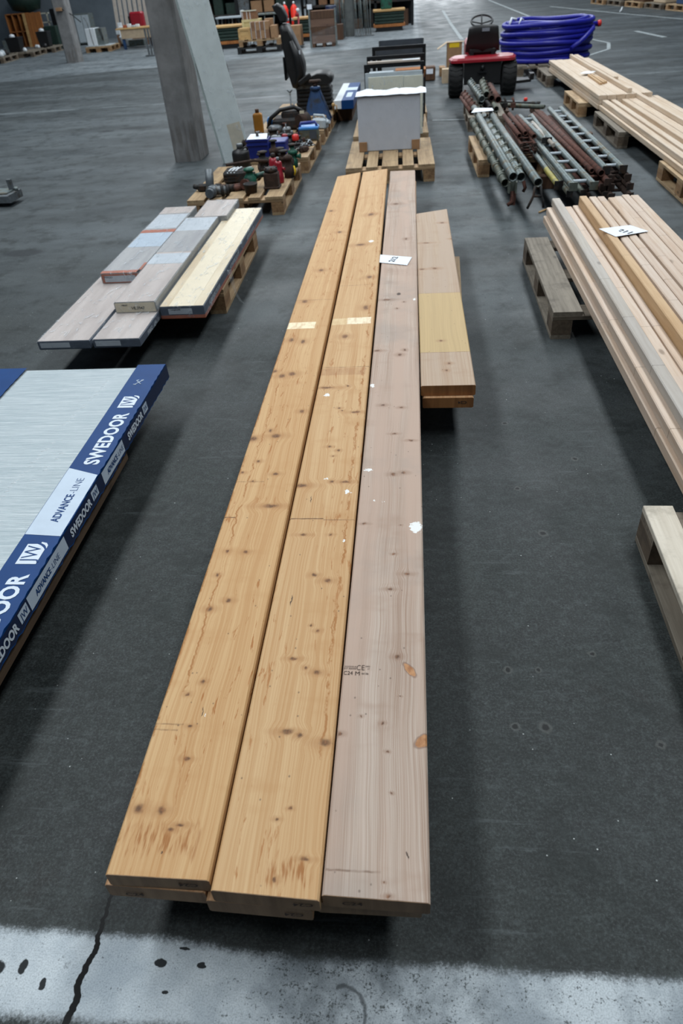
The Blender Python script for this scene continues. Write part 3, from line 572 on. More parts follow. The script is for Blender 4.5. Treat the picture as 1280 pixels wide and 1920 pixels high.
text('C24', .017, STAMP, u2, (-.205 + .2905, .547 - .5505 - .0015, .028), (-1, 0, 0), (0, 0, -1), .0004, 1.3, 'stamped_lettering')
text('C24', .017, STAMP, s2, (.225 - .1505, 2.487 - 2.488 - .0015, .03), (-1, 0, 0), (0, 0, -1), .0004, 1.2, 'stamped_lettering')
zt = TH + .0012
for s, sz, x, y, b, w in (('C24', .0155, -.163, 1.061, .0, .022), ('M', .0165, -.135, 1.060, .0, .011), ('W136', .007, -.120, 1.0625, .0001, .017), ('WOODGLUE', .0065, -.163, 1.0835, 0, .030), ('EST 600468', .0065, -.163, 1.0775, 0, .030), ('C', .022, -.132, 1.0755, -.0002, .009), ('E', .022, -.120, 1.0755, -.0002, .007), ('0402', .006, -.111, 1.085, 0, .011), ('17', .006, -.106, 1.077, 0, .005)):
    text(s, sz, STAMP, p3, (x - o3x, y - o3y, zt), (1, 0, 0), (0, 1, 0), b, name='stamped_lettering', fit=w)
pallet('EUR pallet hidden under the wide planks, one corner showing beside the short plank', -.545, 3.15, R(-2.2), group=None)

def card(label, pts, z, num, rot=0., lift=None):
    """printed lot card: corners in order left, far, right, near"""
    cx = sum(p[0] for p in pts) / 4; cy = sum(p[1] for p in pts) / 4
    zs = lift or (0, 0, 0, 0)
    v = [(p[0] - cx, p[1] - cy, q) for p, q in zip(pts, zs)] + [(p[0] - cx, p[1] - cy, q + .0012) for p, q in zip(pts, zs)]
    return single('lot_card', MB().add(v, [(0, 1, 2, 3), (7, 6, 5, 4), (0, 4, 5, 1), (1, 5, 6, 2), (2, 6, 7, 3), (3, 7, 4, 0)]), PAPER, label, 'card', (cx, cy, z), 0, 'numbered lot cards'), cx, cy
cd, cx, cy = card('white lot card reading 212 lying across two wide planks', ((-.233, 4.006), (-.182, 4.12), (.011, 4.05), (-.016, 3.919)), .2385, '212')
text('212', .046, INK, cd, (.012, -.045, .0018), (.30, .95, 0), (-.95, .30, 0), .0014, name='printed_number', fit=.085)

# ------------------------------------------------------------------ pack of doors, front left
pallet('pallet under the wrapped doors in the left foreground', -1.90, .62, 0, L=1.5, W=.71, mats=OLD)
t = thing('door_pack', 'film-wrapped pack of white doors with blue printed card edges, left foreground', 'doors', (-1.53, 1.72, .146))
def q(x0, x1, y0, y1, z0, z1, c=None): return (x0 + 1.53, x1 + 1.53, y0 - 1.72, y1 - 1.72, z0 - .146, z1 - .146)
part('film_wrapped_door', MB().box(*q(-1.94, -1.125, .68, 2.78, .146, .212)), FILM, t, 'white door leaves under shiny stretch film')
part('base_rail', MB().cham(*q(-1.165, -1.108, .66, 2.2,   .106, .150), .003), wood('dark_base_timber', (98, 78, 58), (66, 50, 36)), t, 'brown timber rail under the right edge')
def jag(x0, x1, y0, y1, z0, z1, side):
    """card edge strip folded over the side with a torn, toothed lower edge"""
    m = MB(); n = 90; v = []; sx = x1 if side > 0 else x0
    random.seed(3)
    for i in range(n + 1):
        y = y0 + (y1 - y0) * i / n; jz = random.uniform(0, .006) if i % 2 else random.uniform(.003, .010)
        jx = random.uniform(0, .005) if i % 2 else 0
        v += [(x0 + 1.53, y - 1.72, z1 - .146), (x1 + 1.53 - jx, y - 1.72, z1 - .146), (sx + 1.53 + .004 * side, y - 1.72, z0 + jz - .146), (sx + 1.53 - .012 * side, y - 1.72, z0 - .146 + .004)]
    f = []
    for i in range(n):
        a, b = 4 * i, 4 * i + 4
        f += ([(a, a + 1, b + 1, b), (a + 1, a + 2, b + 2, b + 1), (a + 2, a + 3, b + 3, b + 2)] if side > 0 else [(a, b, b + 1, a + 1), (a, a + 2, b + 2, b)])
    f += [(0, 3, 2, 1), (4 * n, 4 * n + 1, 4 * n + 2, 4 * n + 3)]
    return m.add(v, f)
part('edge_card', jag(-1.228, -1.1, .66, 2.795, .152, .22, 1), NAVY, t, 'blue card strip along the right edge')
part('edge_card', jag(-1.96, -1.755, .66, 2.79, .152, .22, -1), NAVY, t, 'blue card strip along the left edge')
WH = flat('white_print', (206, 216, 226), .5, 0, .03)
def patch(name, pts, z, mat, lab=None):
    v = [(x + 1.53, y - 1.72, z - .146) for x, y in pts]; return part(name, MB().add(v, [tuple(range(len(v)))]), mat, t, lab)
def sidep(y0, y1, z0, z1, mat, x=-1.0955, slope=.0): 
    v = [(x + 1.53, y0 - 1.72, z0 - .146), (x + 1.53, y1 - 1.72, z0 - .146), (x + 1.53 - .001, y1 - 1.72, z1 - .146), (x + 1.53 - .001, y0 - 1.72, z1 - .146)]
    return part('printed_panel', MB().add(v, [(0, 1, 2, 3)]), mat, t)
sidep(.66, 2.795, .158, .2185, NAVYD, -1.0962)
ZS = .2208
for yb in (1.605, .665):    # white panel on the top strip, then the name and the emblem, repeated
    patch('printed_panel', [(-1.226, yb), (-1.103, yb - .01), (-1.103, yb + .325), (-1.226, yb + .37)], ZS, CARD, 'white printed panel')
    text('ADVANCE', .040, NAVY, t, (-1.142 + 1.53, yb + .060 - 1.72, ZS + .0006 - .146), (0, 1, 0), (-1, 0, 0), .0010, fit=.150)
    text('-LINE', .040, NAVY, t, (-1.142 + 1.53, yb + .217 - 1.72, ZS + .0006 - .146), (0, 1, 0), (-1, 0, 0), -.0006, fit=.088)
    y2 = yb + .390
    text('SWEDOOR', .078, WH, t, (-1.128 + 1.53, y2 - 1.72, ZS + .0004 - .146), (0, 1, 0), (-1, 0, 0), .0026, fit=.365, spacing=1.06)
    y3 = yb + .800
    def ep(l): return [(-1.128 - .066 * v, y3 + .088 * u) for u, v in l]
    patch('emblem', ep([(0, 0), (.75, 0), (.86, .12), (.97, .30), (1.05, .52), (1.05, 1), (0, 1)]), ZS + .0002, WH, 'white emblem with the letters JW')
    patch('emblem', ep([(.80, -.06), (.98, -.04), (1.10, .08), (1.16, .36), (1.09, .36), (1.00, .14), (.92, .04)]), ZS + .0002, WH)
    text('JW', .070, NAVY, t, (-1.140 + 1.53, y3 + .008 - 1.72, ZS + .0008 - .146), (0, 1, 0), (-1, 0, 0), -.0004, fit=.076)
m = MB()
for a, b in (((-1.185, 2.600), (-1.155, 2.645)), ((-1.155, 2.605), (-1.185, 2.640)), ((-1.155, 2.645), (-1.166, 2.640)), ((-1.185, 2.64), (-1.175, 2.645)), ((-1.19, 2.607), (-1.176, 2.603))):
    m.tube([(a[0] + 1.53, a[1] - 1.72, ZS - .146), (b[0] + 1.53, b[1] - 1.72, ZS - .146)], .0022, 4)
part('emblem', m, CARD, t, 'small pale crossed-tools symbol')
m = MB(); random.seed(8)
for (xa, ya, xb, yb, n_) in ((-1.315, 2.70, -1.375, 2.28, 16), (-1.37, 2.16, -1.42, 1.70, 18), (-1.30, 2.10, -1.34, 1.9, 5), (-1.43, 1.62, -1.46, 1.4, 8)):
    for k in range(n_):
        u = (k + random.uniform(.1, .7)) / n_; x, y = xa + (xb - xa) * u + random.uniform(-.006, .006), ya + (yb - ya) * u; l = random.uniform(.006, .016)
        m.tube([(x + 1.53 - .010, y - 1.72 - l * .4, .0660), (x + 1.53, y - 1.72, .0664), (x + 1.53 + .010, y - 1.72 + l * .4, .0660)], .0022, 5, rr=[.0006, .0014, .0006])
part('fold_highlights', m, flat('painted_fold_highlight', (250, 252, 254), .2, 0, .02), t, 'folds in the stretch film with highlights painted white', kind='stuff')  # low ridges coloured white to paint in the gloss on the wrinkles
XS = -1.0950
def sidetext(s, size, mat, y, z, b, w): text(s, size, mat, t, (XS + 1.53, y - 1.72, z - .146), (0, 1, 0), (0, 0, 1), b, fit=w)
for y0, y1 in ((1.325, 1.600), (1.945, 2.170)):
    sidep(y0, y1, .166, .216, CARD, XS - .0004)
    sidetext('ADVANCE', .030, NAVY, y0 + .045, .180, .0007, .105); sidetext('-LINE', .030, NAVY, y0 + .155, .180, -.0004, .062)
for y0, y1 in ((1.640, 1.820), (2.225, 2.408), (1.068, 1.248)):
    sidetext('SWEDOOR', .042, WH, y0, .176, .0018, y1 - y0)
    sidep(y1 + .015, y1 + .068, .174, .211, CARD, XS - .0004)
    sidetext('JW', .034, NAVY, y1 + .021, .180, -.0001, .042)
# ------------------------------------------------------------------ flooring boxes on a pallet
pallet('pallet under the wrapped flooring boxes', -1.885, 3.89, R(.8))
def floorbox(label, x0, x1, y0, y1, z0, z1, top, side, end, prints=(), end_words=None, side_words=None, base=None):
    t = thing('flooring_box', label, 'box', ((x0 + x1) / 2, (y0 + y1) / 2, z0), 0, 'wrapped flooring boxes on the left pallet')
    w, l, h = (x1 - x0) / 2, (y1 - y0) / 2, z1 - z0
    part('carton', MB().cham(-w, w, -l, l, 0, h, .004), side, t)
    part('printed_top', MB().box(-w + .003, w - .003, -l + .002, l - .002, h, h + .0015), top, t)
    part('end_panel', MB().box(-w + .004, w - .004, -l - .0012, -l, .004, h - .004), end, t)
    if base: part('base_strip', MB().box(-w - .001, w + .001, -l - .002, l, -.012, .006), base, t, 'orange strip along the bottom')
    for (u0, u1, v0, v1, m) in prints: part('printed_panel', MB().box(-w + 2 * w * u0, -w + 2 * w * u1, -l + 2 * l * v0, -l + 2 * l * v1, h + .0012, h + .0024), m, t)
    if end_words:
        for s, sz, u, v, m in end_words: text(s, sz, m, t, (-w + 2 * w * u, -l - .0022, h * v), (1, 0, 0), (0, 0, 1), .0003, 1., 'printed_lettering')
    if side_words:
        for s, sz, v, zz, m in side_words: text(s, sz, m, t, (w + .0012, -l + 2 * l * v, h * zz), (0, 1, 0), (0, 0, 1), .0006, 1., 'printed_lettering')
    # cling film wrapped round the carton
    part('stretch_film', MB().rbox(-w - .005, w + .005, -l - .006, l + .006, .002 if not base else -.012, h + .006, .012, 2), CLING, t, 'clear crinkled cling film')
    return t
LBL = flat('white_label', (178, 185, 192), .5, 0, .06)
floorbox('grey-topped flooring box, lower layer at the far left of the pallet', -1.875, -1.60, 3.145, 5.15, .146, .190, BX_PINK, BX_SIDE, BX_SIDE, end_words=None, prints=[])
floorbox('pinkish flooring box, lower layer second from the left', -1.585, -1.342, 3.15, 5.2, .146, .190, BX_PINK, BX_SIDE, BX_SIDE, side_words=[('PERGO', .026, .06, .2, LBL)])
floorbox('upper flooring box with orange corners and white stickers, left of the pallet', -1.81, -1.575, 3.935, 5.33, .192, .252, BX_GREY, BX_SIDE2, BX_OR,
         prints=[(0, 1, .88, 1, BX_PINK), (.04, .96, .62, .86, LBL), (.0, 1, .555, .60, BX_OR), (.04, .98, .34, .55, flat('pale_blue_label', (168, 182, 196), .45, 0, .05)), (.0, 1., .0, .03, BX_OR), (.93, 1., .0, .12, BX_OR)],
         end_words=[('PERGO', .016, .08, .55, INK)], side_words=[('PERGO', .045, .13, .15, INK)])
floorbox('long flooring box with a numbered cream end, middle of the upper layer', -1.572, -1.345, 3.48, 5.04, .192, .250, BX_PINK, BX_SIDE2, BX_END,
         prints=[(0, 1, .80, .99, LBL), (0, 1, .52, .80, BX_GREY), (.0, 1, .38, .50, LBL)],
         end_words=[('VE.3947', .022, .40, .30, INK), ('PERGO', .010, .18, .66, INK)], side_words=[('PERGO', .03, .6, .2, LBL)])
floorbox('plain grey flooring box at the far end of the middle stack', -1.53, -1.29, 5.065, 5.50, .192, .246, BX_PINK, BX_SIDE2, BX_SIDE2)
floorbox('cream-topped flooring box with dark blue sides, at the right edge of the pallet', -1.335, -1.092, 3.495, 5.36, .158, .212, BX_CREAM, BX_SIDE, BX_SIDE,
         prints=[(.22, .78, .0, 1., flat('cream_print', (222, 208, 180), .4, 0, .04))], side_words=[('AUTHENTIC FLOOR', .03, .06, .25, LBL), ('AUTHENTIC FLOOR', .03, .36, .25, LBL), ('AUTHENTIC FLOOR', .03, .66, .25, LBL)],
         end_words=[('Longboard', .012, .25, .62, INK)], base=BX_OR)
part('end_label', MB().box(-.075, .055, -.9345, -.933, .012, .042), LBL, bpy.data.objects['flooring_box.005'])
part('end_label', MB().box(-.098, .090, -.6995, -.6985, .010, .046), LBL, bpy.data.objects['flooring_box.002'], 'white end label')
part('corner_print', MB().box(.1175, .1182, -.695, -.60, .003, .057), BX_OR, bpy.data.objects['flooring_box.002'], 'orange corner print')
for nm, u0, u1 in (('flooring_box', -.125, .03), ('flooring_box.001', -.110, .02)):
    part('end_label', MB().box(u0, u1, -1.0045 if nm == 'flooring_box' else -1.0275, -1.0 if nm == 'flooring_box' else -1.023, .010, .036), LBL, bpy.data.objects[nm])
m = MB(); random.seed(5)
pts = [(-1.088, 4.10, .19), (-1.075, 4.09, .15), (-1.062, 4.07, .10), (-1.05, 4.06, .055), (-1.03, 4.05, .02), (-1.0, 4.03, .006)]
m.tube(pts, .012, 6, rr=[.022, .016, .010, .008, .006, .003])
single('film_tail', m, CLING2, 'torn tail of cling film hanging down the side of the flooring box pallet', 'film')

# ------------------------------------------------------------------ lumber stacks
def lumber(grp, words, boards, y0, y1, yj=.03):
    """boards: x0, x1, z0, z1, material, far-end offset, near-end offset"""
    i = 0
    for x0, x1, z0, z1, m, f, n_, lab in boards:
        o = single('lumber', MB().cham(-(x1 - x0) / 2, (x1 - x0) / 2, 0, (y1 + f) - (y0 + n_), 0, z1 - z0, .004), m, lab + ' ' + words, 'board', ((x0 + x1) / 2, y0 + n_, z0), R(random.uniform(-.05, .05)), grp)
ords = ['first', 'second', 'third', 'fourth', 'fifth', 'sixth', 'seventh', 'eighth', 'ninth', 'tenth', 'eleventh', 'twelfth', 'thirteenth', 'fourteenth']
pallet('weathered grey pallet under the lumber stack with card 211', .717, 3.421, R(-.5), mats=OLD)
pallet('chalky pallet at the right edge of the foreground floor', .728, .635, R(-1.0), mats=(W_old, W_oldx, W_oldb), widths=(.092, .1, .145, .1, .092), top=W_chalk)
G = 'pine boards in the stack with card 211'
B = []
B.append((.886, .932, .146, .190, W_pine, -.02, 0, 'leftmost and lowest pale pine board'))
B.append((.900, .950, .191, .236, W_pine, .0, 0, 'low pale board second from the left'))
B.append((.934, .986, .237, .281, W_grey, .04, 0, 'raised greyed board third from the left'))
B.append((1.000, 1.066, .191, .236, W_pine, .0, 0, 'low broad board fourth from the left'))
B.append((1.072, 1.108, .191, .236, W_pine, .02, 0, 'low narrow board just left of the orange-sided board'))
B.append((1.110, 1.156, .222, .290, W_orange, .03, 0, 'tall orange-sided board standing on edge'))
for i, (a, b, mt, f) in enumerate(((1.180, 1.226, W_pine, .04), (1.231, 1.276, W_pine, .035), (1.288, 1.332, W_pine, .0), (1.337, 1.383, W_pine, .02), (1.387, 1.434, W_pine, .05), (1.439, 1.489, W_pine, .03))):
    B.append((a, b, .2365, .281, mt, f, 0, ('first', 'second', 'third', 'fourth', 'fifth', 'rightmost')[i] + ' pale top board right of the orange-sided board'))
for i, (a, b) in enumerate(((.94, .998), (1.01, 1.06), (1.07, 1.12), (1.13, 1.18), (1.19, 1.24), (1.25, 1.30), (1.31, 1.36), (1.37, 1.42), (1.43, 1.48))):
    B.append((a, b, .146, .190, W_pine, random.uniform(-.05, .0), 0, ords[i] + ' bottom-layer board counted from the left'))
for i, (a, b) in enumerate(((1.115, 1.17), (1.18, 1.23), (1.24, 1.29), (1.30, 1.35), (1.36, 1.41), (1.42, 1.47))):
    if i == 0: B.append((a, b, .191, .221, W_pine, -.05, 0, 'board lying under the orange-sided board'))
    else: B.append((a, b, .191, .2355, W_pine, random.uniform(-.06, -.0), 0, ords[i - 1] + ' middle-layer board right of the orange-sided board'))
lumber(G, 'in the stack with card 211', B, .75, 4.94)
cd, cx, cy = card('white lot card reading 211 on the pine boards at the right', ((1.082, 4.24), (1.279, 4.325), (1.346, 4.187), (1.144, 4.093)), .283, '211', lift=(.012, .0, .003, .010))
text('211', .062, INK, cd, (-.040, -.005, .0085), (.62, -.75, 0), (.75, .62, 0), .0018, 1., 'printed_number')

pallet('grey weathered pallet under the middle lumber stack on the right', 2.017, 7.721, R(-.7), mats=OLD)
pallet('yellow pine pallet at the right edge below the second lumber stack', 2.045, 5.29, R(-.7))
G2 = 'pine boards in the right-hand middle stack'
B = []
for i, (a, b, f) in enumerate(((2.09, 2.145, -.03), (2.15, 2.20, -.1), (2.205, 2.255, 0), (2.26, 2.31, 0), (2.315, 2.365, 0), (2.37, 2.42, 0), (2.425, 2.475, 0), (2.48, 2.53, 0), (2.535, 2.585, 0), (2.59, 2.64, 0), (2.645, 2.695, 0))):
    B.append((a, b, .146, .190, W_pine2, f, 0, ords[i] + ' bottom board from the left'))
for i, (a, b, f, mt) in enumerate(((2.118, 2.178, -.05, W_pine2), (2.208, 2.262, .05, W_pine2), (2.322, 2.385, .16, W_pine2), (2.395, 2.45, .06, W_pine2), (2.455, 2.515, .02, W_pine2), (2.53, 2.59, .1, W_pine2), (2.60, 2.665, .14, W_pine2), (2.675, 2.735, .06, W_pine2))):
    B.append((a, b, .191, .236, mt, f, 0, ords[i] + ' top-layer board from the left'))
B.append((2.478, 2.524, .237, .281, W_pine2, -.02, 0, 'single board lying raised along the top'))
lumber(G2, 'in the right-hand middle stack', B, 5.55, 9.05)
pallet('pallet under the near end of the farthest lumber stack', 1.968, 9.487, R(-.5), L=1.0)
pallet('grey pallet under the far end of the farthest lumber stack', 1.985, 11.963, 0, L=1.0, mats=OLD)
G3 = 'pine boards in the farthest stack'
B = []
for k, z in enumerate((.146, .191, .236)):
    for i in range(6):
        a = 2.075 + .096 * i + (.008 if k == 1 else 0)
        B.append((a, a + .092, z, z + .044, W_pine2, random.uniform(-.05, .05) - (.0 if i else 0), random.uniform(-.01, .03) if k < 2 else random.uniform(0, .02), ('bottom', 'middle', 'top')[k] + '-layer ' + ('first', 'second', 'third', 'fourth', 'fifth', 'last')[i] + ' board from the left'))
B.append((2.390, 2.432, .281, .326, W_pine2, .15, .06, 'single raised board along the top'))
B.append((2.445, 2.50, .281, .325, W_pine2, .1, 1.0, 'short raised board to the right along the top'))
lumber(G3, 'in the farthest stack', B, 9.0, 12.45)
for i, (a, y0, y1) in enumerate(((2.25, 9.75, 10.55), (2.295, 9.8, 10.6), (2.33, 9.85, 10.3))):
    single('batten', MB().cham(-.012, .012, 0, y1 - y0, 0, .022, .002), W_orange, ('left', 'middle', 'right')[i] + ' of three thin offcut battens lying on the farthest lumber stack', 'batten', (a, y0, .2815), R(-1 + i), 'thin battens on the farthest stack')
cd, cx, cy = card('white lot card on the farthest lumber stack', ((2.17, 10.62), (2.27, 10.80), (2.385, 10.72), (2.29, 10.56)), .3075, '')

# ------------------------------------------------------------------ white unit, panels and trolleys on pallets in the middle
pallet('light pallet under the film-wrapped white box unit', -.576, 6.798, R(.7))
pallet('pallet behind the white unit carrying the framed panels', -.60, 8.26, R(.7))
pallet('pallet under the dark trays, behind the black frames', -.59, 9.52, R(.7))
t = thing('boxed_unit', 'white square unit in clear film, standing upright on the front middle pallet', 'appliance', (-.195, 7.47, .145))
part('casing', MB().rbox(-.295, .295, 0, .30, .0, .458, .012, 2), flat('white_casing', (188, 194, 204), .55, 0, .03), t)
part('stretch_film', MB().rbox(-.303, .303, -.008, .31, -.0, .466, .02, 3), CLING3, t, 'clear crinkled film')
m = MB(); n_ = 14; v = []
random.seed(11)
for j in range(5):
    for i in range(n_ + 1):
        v.append((-.31 + .66 * i / n_, -.02 + .085 * j, .466 + random.uniform(0, .022) * (1 if 0 < j else .3)))
m.add(v, [(j * (n_ + 1) + i, j * (n_ + 1) + i + 1, (j + 1) * (n_ + 1) + i + 1, (j + 1) * (n_ + 1) + i) for j in range(4) for i in range(n_)])
part('foam_sheet', m, flat('white_foam_sheet', (222, 226, 234), .5, 0, .05), t, 'crumpled white sheet over the top')
for x0, x1 in ((-.292, -.215), (.215, .292)):
    part('corner_block', MB().cham(x0, x1, -.012, -.001, 0, .085, .003, 0), W_box, t, 'brown corner block')
def upright(name, label, cat, x0, x1, y0, y1, z0, z1, mat, rxa=0): pass
t = thing('wrapped_cupboard', 'cream cabinet fronts wrapped in clear film, standing behind the white unit', 'panel', (-.14, 8.22, .145))
part('cream_front', MB().cham(-.275, .078, 0, .02, 0, .53, .004, 2), CREAM, t); part('cream_front', MB().cham(.082, .275, 0, .02, 0, .525, .004, 2), CREAM, t)
part('stretch_film', MB().rbox(-.283, .285, -.008, .032, 0, .538, .008, 2), CLING2, t)
single('white_sheet', MB().cham(-.29, .29, 0, .022, 0, .56, .003, 2), GREYW, 'grey-white panel standing between the cream fronts and the black frame', 'panel', (-.16, 8.29, .145))
def bframe(label, x0, x1, y, z1, r=.018, cat='frame'):
    t = thing('black_stand', label, cat, ((x0 + x1) / 2, y, .145), 0, 'black steel frames on the middle pallets'); w = (x1 - x0) / 2
    part('leg', MB().cham(-w, -w + 2 * r, -r, r, 0, z1 - .145, .004, 2), BLACK, t); part('leg', MB().cham(w - 2 * r, w, -r, r, 0, z1 - .145, .004, 2), BLACK, t)
    part('top_rail', MB().cham(-w, w, -r, r, z1 - .145, z1 - .145 + 2 * r, .004, 0), BLACK, t)
    return t
bframe('front black steel frame standing over the cream panels', -.475, .15, 8.62, .715)
bframe('second black steel frame just behind the front one', -.46, .16, 8.95, .755)
bframe('rear black steel frame with tall right post', -.42, .185, 9.42, .80)
t = thing('worktop_strip', 'pale strip with a white sticker laid across the black frames', 'strip', (-.15, 8.632, .7515))
part('strip', MB().cham(-.285, .26, -.04, .04, 0, .02, .003, 0), flat('pale_strip', (176, 164, 152), .5, 0, .05), t)
part('sticker', MB().box(.08, .255, -.035, .02, .0205, .0215), PAPER, t, 'white sticker')
for i in range(4):
    single('plank_offcut', MB().cham(-.16, .16, 0, .24, 0, .018, .002, 0), W_ply, ('bottom', 'second', 'third', 'top')[i] + ' orange board of the small stack inside the black frames', 'board', (-.0 + .004 * i, 8.66, .60 + .0185 * i), 0, 'orange boards inside the black frames')
single('board_stack_rest', MB().cham(-.3, .27, 0, .24, 0, .45, .01, 0), W_box2, 'brown carton carrying the orange boards inside the black frames', 'carton', (-.12, 8.66, .146))
single('white_carton', MB().cham(-.13, .13, 0, .2, 0, .06, .004, 0), GREYW, 'long whitish carton left of the orange boards inside the black frames', 'carton', (-.30, 8.66, .600))
def tray(label, x0, x1, y0, y1, z):
    t = thing('grey_tray', label, 'tray', ((x0 + x1) / 2, y0, z), 0, 'dark grey trays on the rear frame'); w = (x1 - x0) / 2
    part('panel', MB().cham(-w, w, 0, y1 - y0, .0, .03, .004, 0), DARKC, t)
    part('lip', MB().cham(-w, w, -.012, 0, .0, .062, .003, 0), DARKC, t); part('shadow_gap', MB().box(-w, w, -.008, 0, -.03, 0), BLACK, t)  # black strip paints the shadow gap below the lip
    for sx in (-w - .012, w): part('bracket', MB().box(sx, sx + .012, -.02, .12, -.05, .06), STEEL, t, 'bare metal bracket')
tray('nearer dark grey tray lying over the rear frames', -.385, .17, 9.62, 9.95, .735); tray('farther and higher dark grey tray over the rear frames', -.355, .16, 10.05, 10.35, .785)
for i, x in enumerate((-.36, .17)):
    for j, y in enumerate((9.66, 10.3)):
        single('steel_post', MB().cham(-.015, .015, -.015, .015, 0, .57 if j == 0 else .585, .003, 2), BLACK, ('left', 'right')[i] + ' ' + ('near', 'far')[j] + ' black post carrying the dark trays', 'post', (x if i == 0 else .15, y, .1455), 0, 'posts under the dark trays')
single('brown_bundle', MB().rbox(-.09, .09, -.1, .1, 0, .20, .03, 3), W_dark, 'dark brown bundle with a white label right of the trays', 'bundle', (.335, 13.55, .0))
part('label', MB().box(-.06, .05, -.104, -.101, .10, .17), PAPER, bpy.data.objects['brown_bundle'])
t = thing('carton', 'open cardboard carton with a yellow sticker and raised flaps, left of the mower', 'carton', (.775, 14.4, 0))
part('box', MB().cham(-.125, .125, 0, .25, 0, .43, .004, 2), W_box, t)
F = flat('pale_cardboard', (178, 158, 132), .8, 0, .08)
part('flap', MB().add([(-.125, .02, .43), (-.125, .24, .43), (-.29, .22, .34), (-.29, .0, .34), (-.125, .02, .436), (-.125, .24, .436), (-.29, .22, .346), (-.29, .0, .346)], [(0, 3, 2, 1), (4, 5, 6, 7), (0, 1, 5, 4), (1, 2, 6, 5), (2, 3, 7, 6), (3, 0, 4, 7)]), F, t)
part('flap', MB().cham(-.125, .16, -.01, .10, .432, .438, .001, 0), F, t)
part('sticker', MB().box(-.09, .08, -.003, -.001, .36, .425), YEL2, t, 'yellow sticker')
single('small_carton', MB().cham(-.08, .08, 0, .2, 0, .19, .003, 2), F, 'small pale carton on the floor beside the mower wheel', 'carton', (.60, 13.05, 0))
single('wood_block', MB().cham(-.05, .05, 0, .3, 0, .13, .003), W_blk, 'brown wood block on the floor in front of the open carton', 'block', (.56, 13.9, 0))
# ------------------------------------------------------------------ pallets of machine parts on the left
pallet('light pallet in front, carrying canisters and pump parts', -1.829, 5.947, 0)
pallet('second pallet of machine parts, behind the canisters', -1.686, 7.39, R(-.8), L=1.1, W=.70, widths=(.13, .09, .13, .09, .13))
pallet('third pallet of the machine row, with the grey jug on it', -1.76, 8.72, R(-.5), L=.82)
pallet('pallet under the black driver seat', -1.75, 9.66, R(-.6))
ZP = .1455
def lathe_thing(name, label, cat, x, y, prof, mat, parts=(), n=16, z=ZP, rot=None, group=None):
    t = thing(name, label, cat, (x, y, z), 0, group, rot)
    part('body', MB().lathe(prof, n), mat, t)
    for nm, p, m in parts: part(nm, p if isinstance(p, MB) else MB().lathe(p, 12), m, t)
    return t
Tz = Matrix.Translation
lathe_thing('canister', 'black canister with a grey cap, at the back left of the front pallet', 'canister', -1.565, 7.03, [(.078, 0), (.082, .01), (.082, .13), (.075, .15), (.035, .165), (.03, .17)], BLKPL,
            [('cap', [(.030, .168), (.030, .205), (.026, .21)], STEEL), ('handle', MB().tube([(.03, -.03, .17), (.06, -.02, .185), (.07, .0, .165), (.062, .01, .14)], .008, 6), BLKPL)])
t = thing('blue_bin', 'blue plastic bin with a white paper on top, on the second pallet', 'bin', (-1.475, 7.50, ZP))
m = MB(); a, b, h = .105, .085, .165
v = [(-a + .012, -b + .012, 0), (a - .012, -b + .012, 0), (a - .012, b - .012, 0), (-a + .012, b - .012, 0), (-a, -b, h), (a, -b, h), (a, b, h), (-a, b, h), (-a + .008, -b + .008, h), (a - .008, -b + .008, h), (a - .008, b - .008, h), (-a + .008, b - .008, h),
     (-a + .02, -b + .02, .01), (a - .02, -b + .02, .01), (a - .02, b - .02, .01), (-a + .02, b - .02, .01)]
f = [(0, 3, 2, 1)] + [(i, (i + 1) % 4, 4 + (i + 1) % 4, 4 + i) for i in range(4)] + [(4 + i, 4 + (i + 1) % 4, 8 + (i + 1) % 4, 8 + i) for i in range(4)] + [(8 + i, 8 + (i + 1) % 4, 12 + (i + 1) % 4, 12 + i) for i in range(4)] + [(12, 13, 14, 15)]
part('tub', m.add(v, f), BLUEB, t)
part('rim', MB().box(-a - .006, a + .006, -b - .006, -b + .001, h - .05, h - .036).box(-a - .006, a + .006, -b - .006, -b + .001, h - .012, h + .001), BLUEB, t)
m = MB().add([(-.10, -.08, .17), (.10, -.085, .168), (.085, .07, .19), (-.085, .075, .19), (-.10, -.08, .173), (.10, -.085, .171), (.085, .07, .193), (-.085, .075, .193)], [(0, 3, 2, 1), (4, 5, 6, 7), (0, 1, 5, 4), (1, 2, 6, 5), (2, 3, 7, 6), (3, 0, 4, 7)])
single('paper_sheet', m, PAPER, 'white paper sheet lying on the blue bin', 'paper', (-1.475, 7.50, ZP))
single('fitting', MB().lathe([(.014, 0), (.014, .02), (.02, .022), (.02, .035), (.008, .04)], 10), STEEL, 'small steel fitting on the paper on the blue bin', 'fitting', (-1.48, 7.50, ZP + .186))
t = thing('blue_bin', 'low blue bin half hidden behind the dark valves, right of the paper-topped bin', 'bin', (-1.30, 7.62, ZP))
part('tub', MB().rbox(-.085, .085, -.11, .11, 0, .12, .015, 2), BLUEB, t); part('rim', MB().rbox(-.09, .09, -.115, .115, .105, .125, .015, 2), BLUEB, t)
t = thing('oil_bottle', 'ochre plastic bottle with a brown cap, standing on the third pallet', 'bottle', (-1.71, 8.82, ZP))
part('body', MB().rbox(-.052, .052, -.035, .035, 0, .185, .015, 3), YELLOW, t)
part('neck', MB().add([(-.05, -.033, .185), (.05, -.033, .185), (.05, .033, .185), (-.05, .033, .185), (-.022, -.02, .2), (.022, -.02, .2), (.022, .02, .2), (-.022, .02, .2)], [(0, 1, 5, 4), (1, 2, 6, 5), (2, 3, 7, 6), (3, 0, 4, 7), (4, 5, 6, 7)]), YELLOW, t)
part('cap', MB().lathe([(.022, .2), (.022, .232), (.018, .236)], 12), W_dark, t)
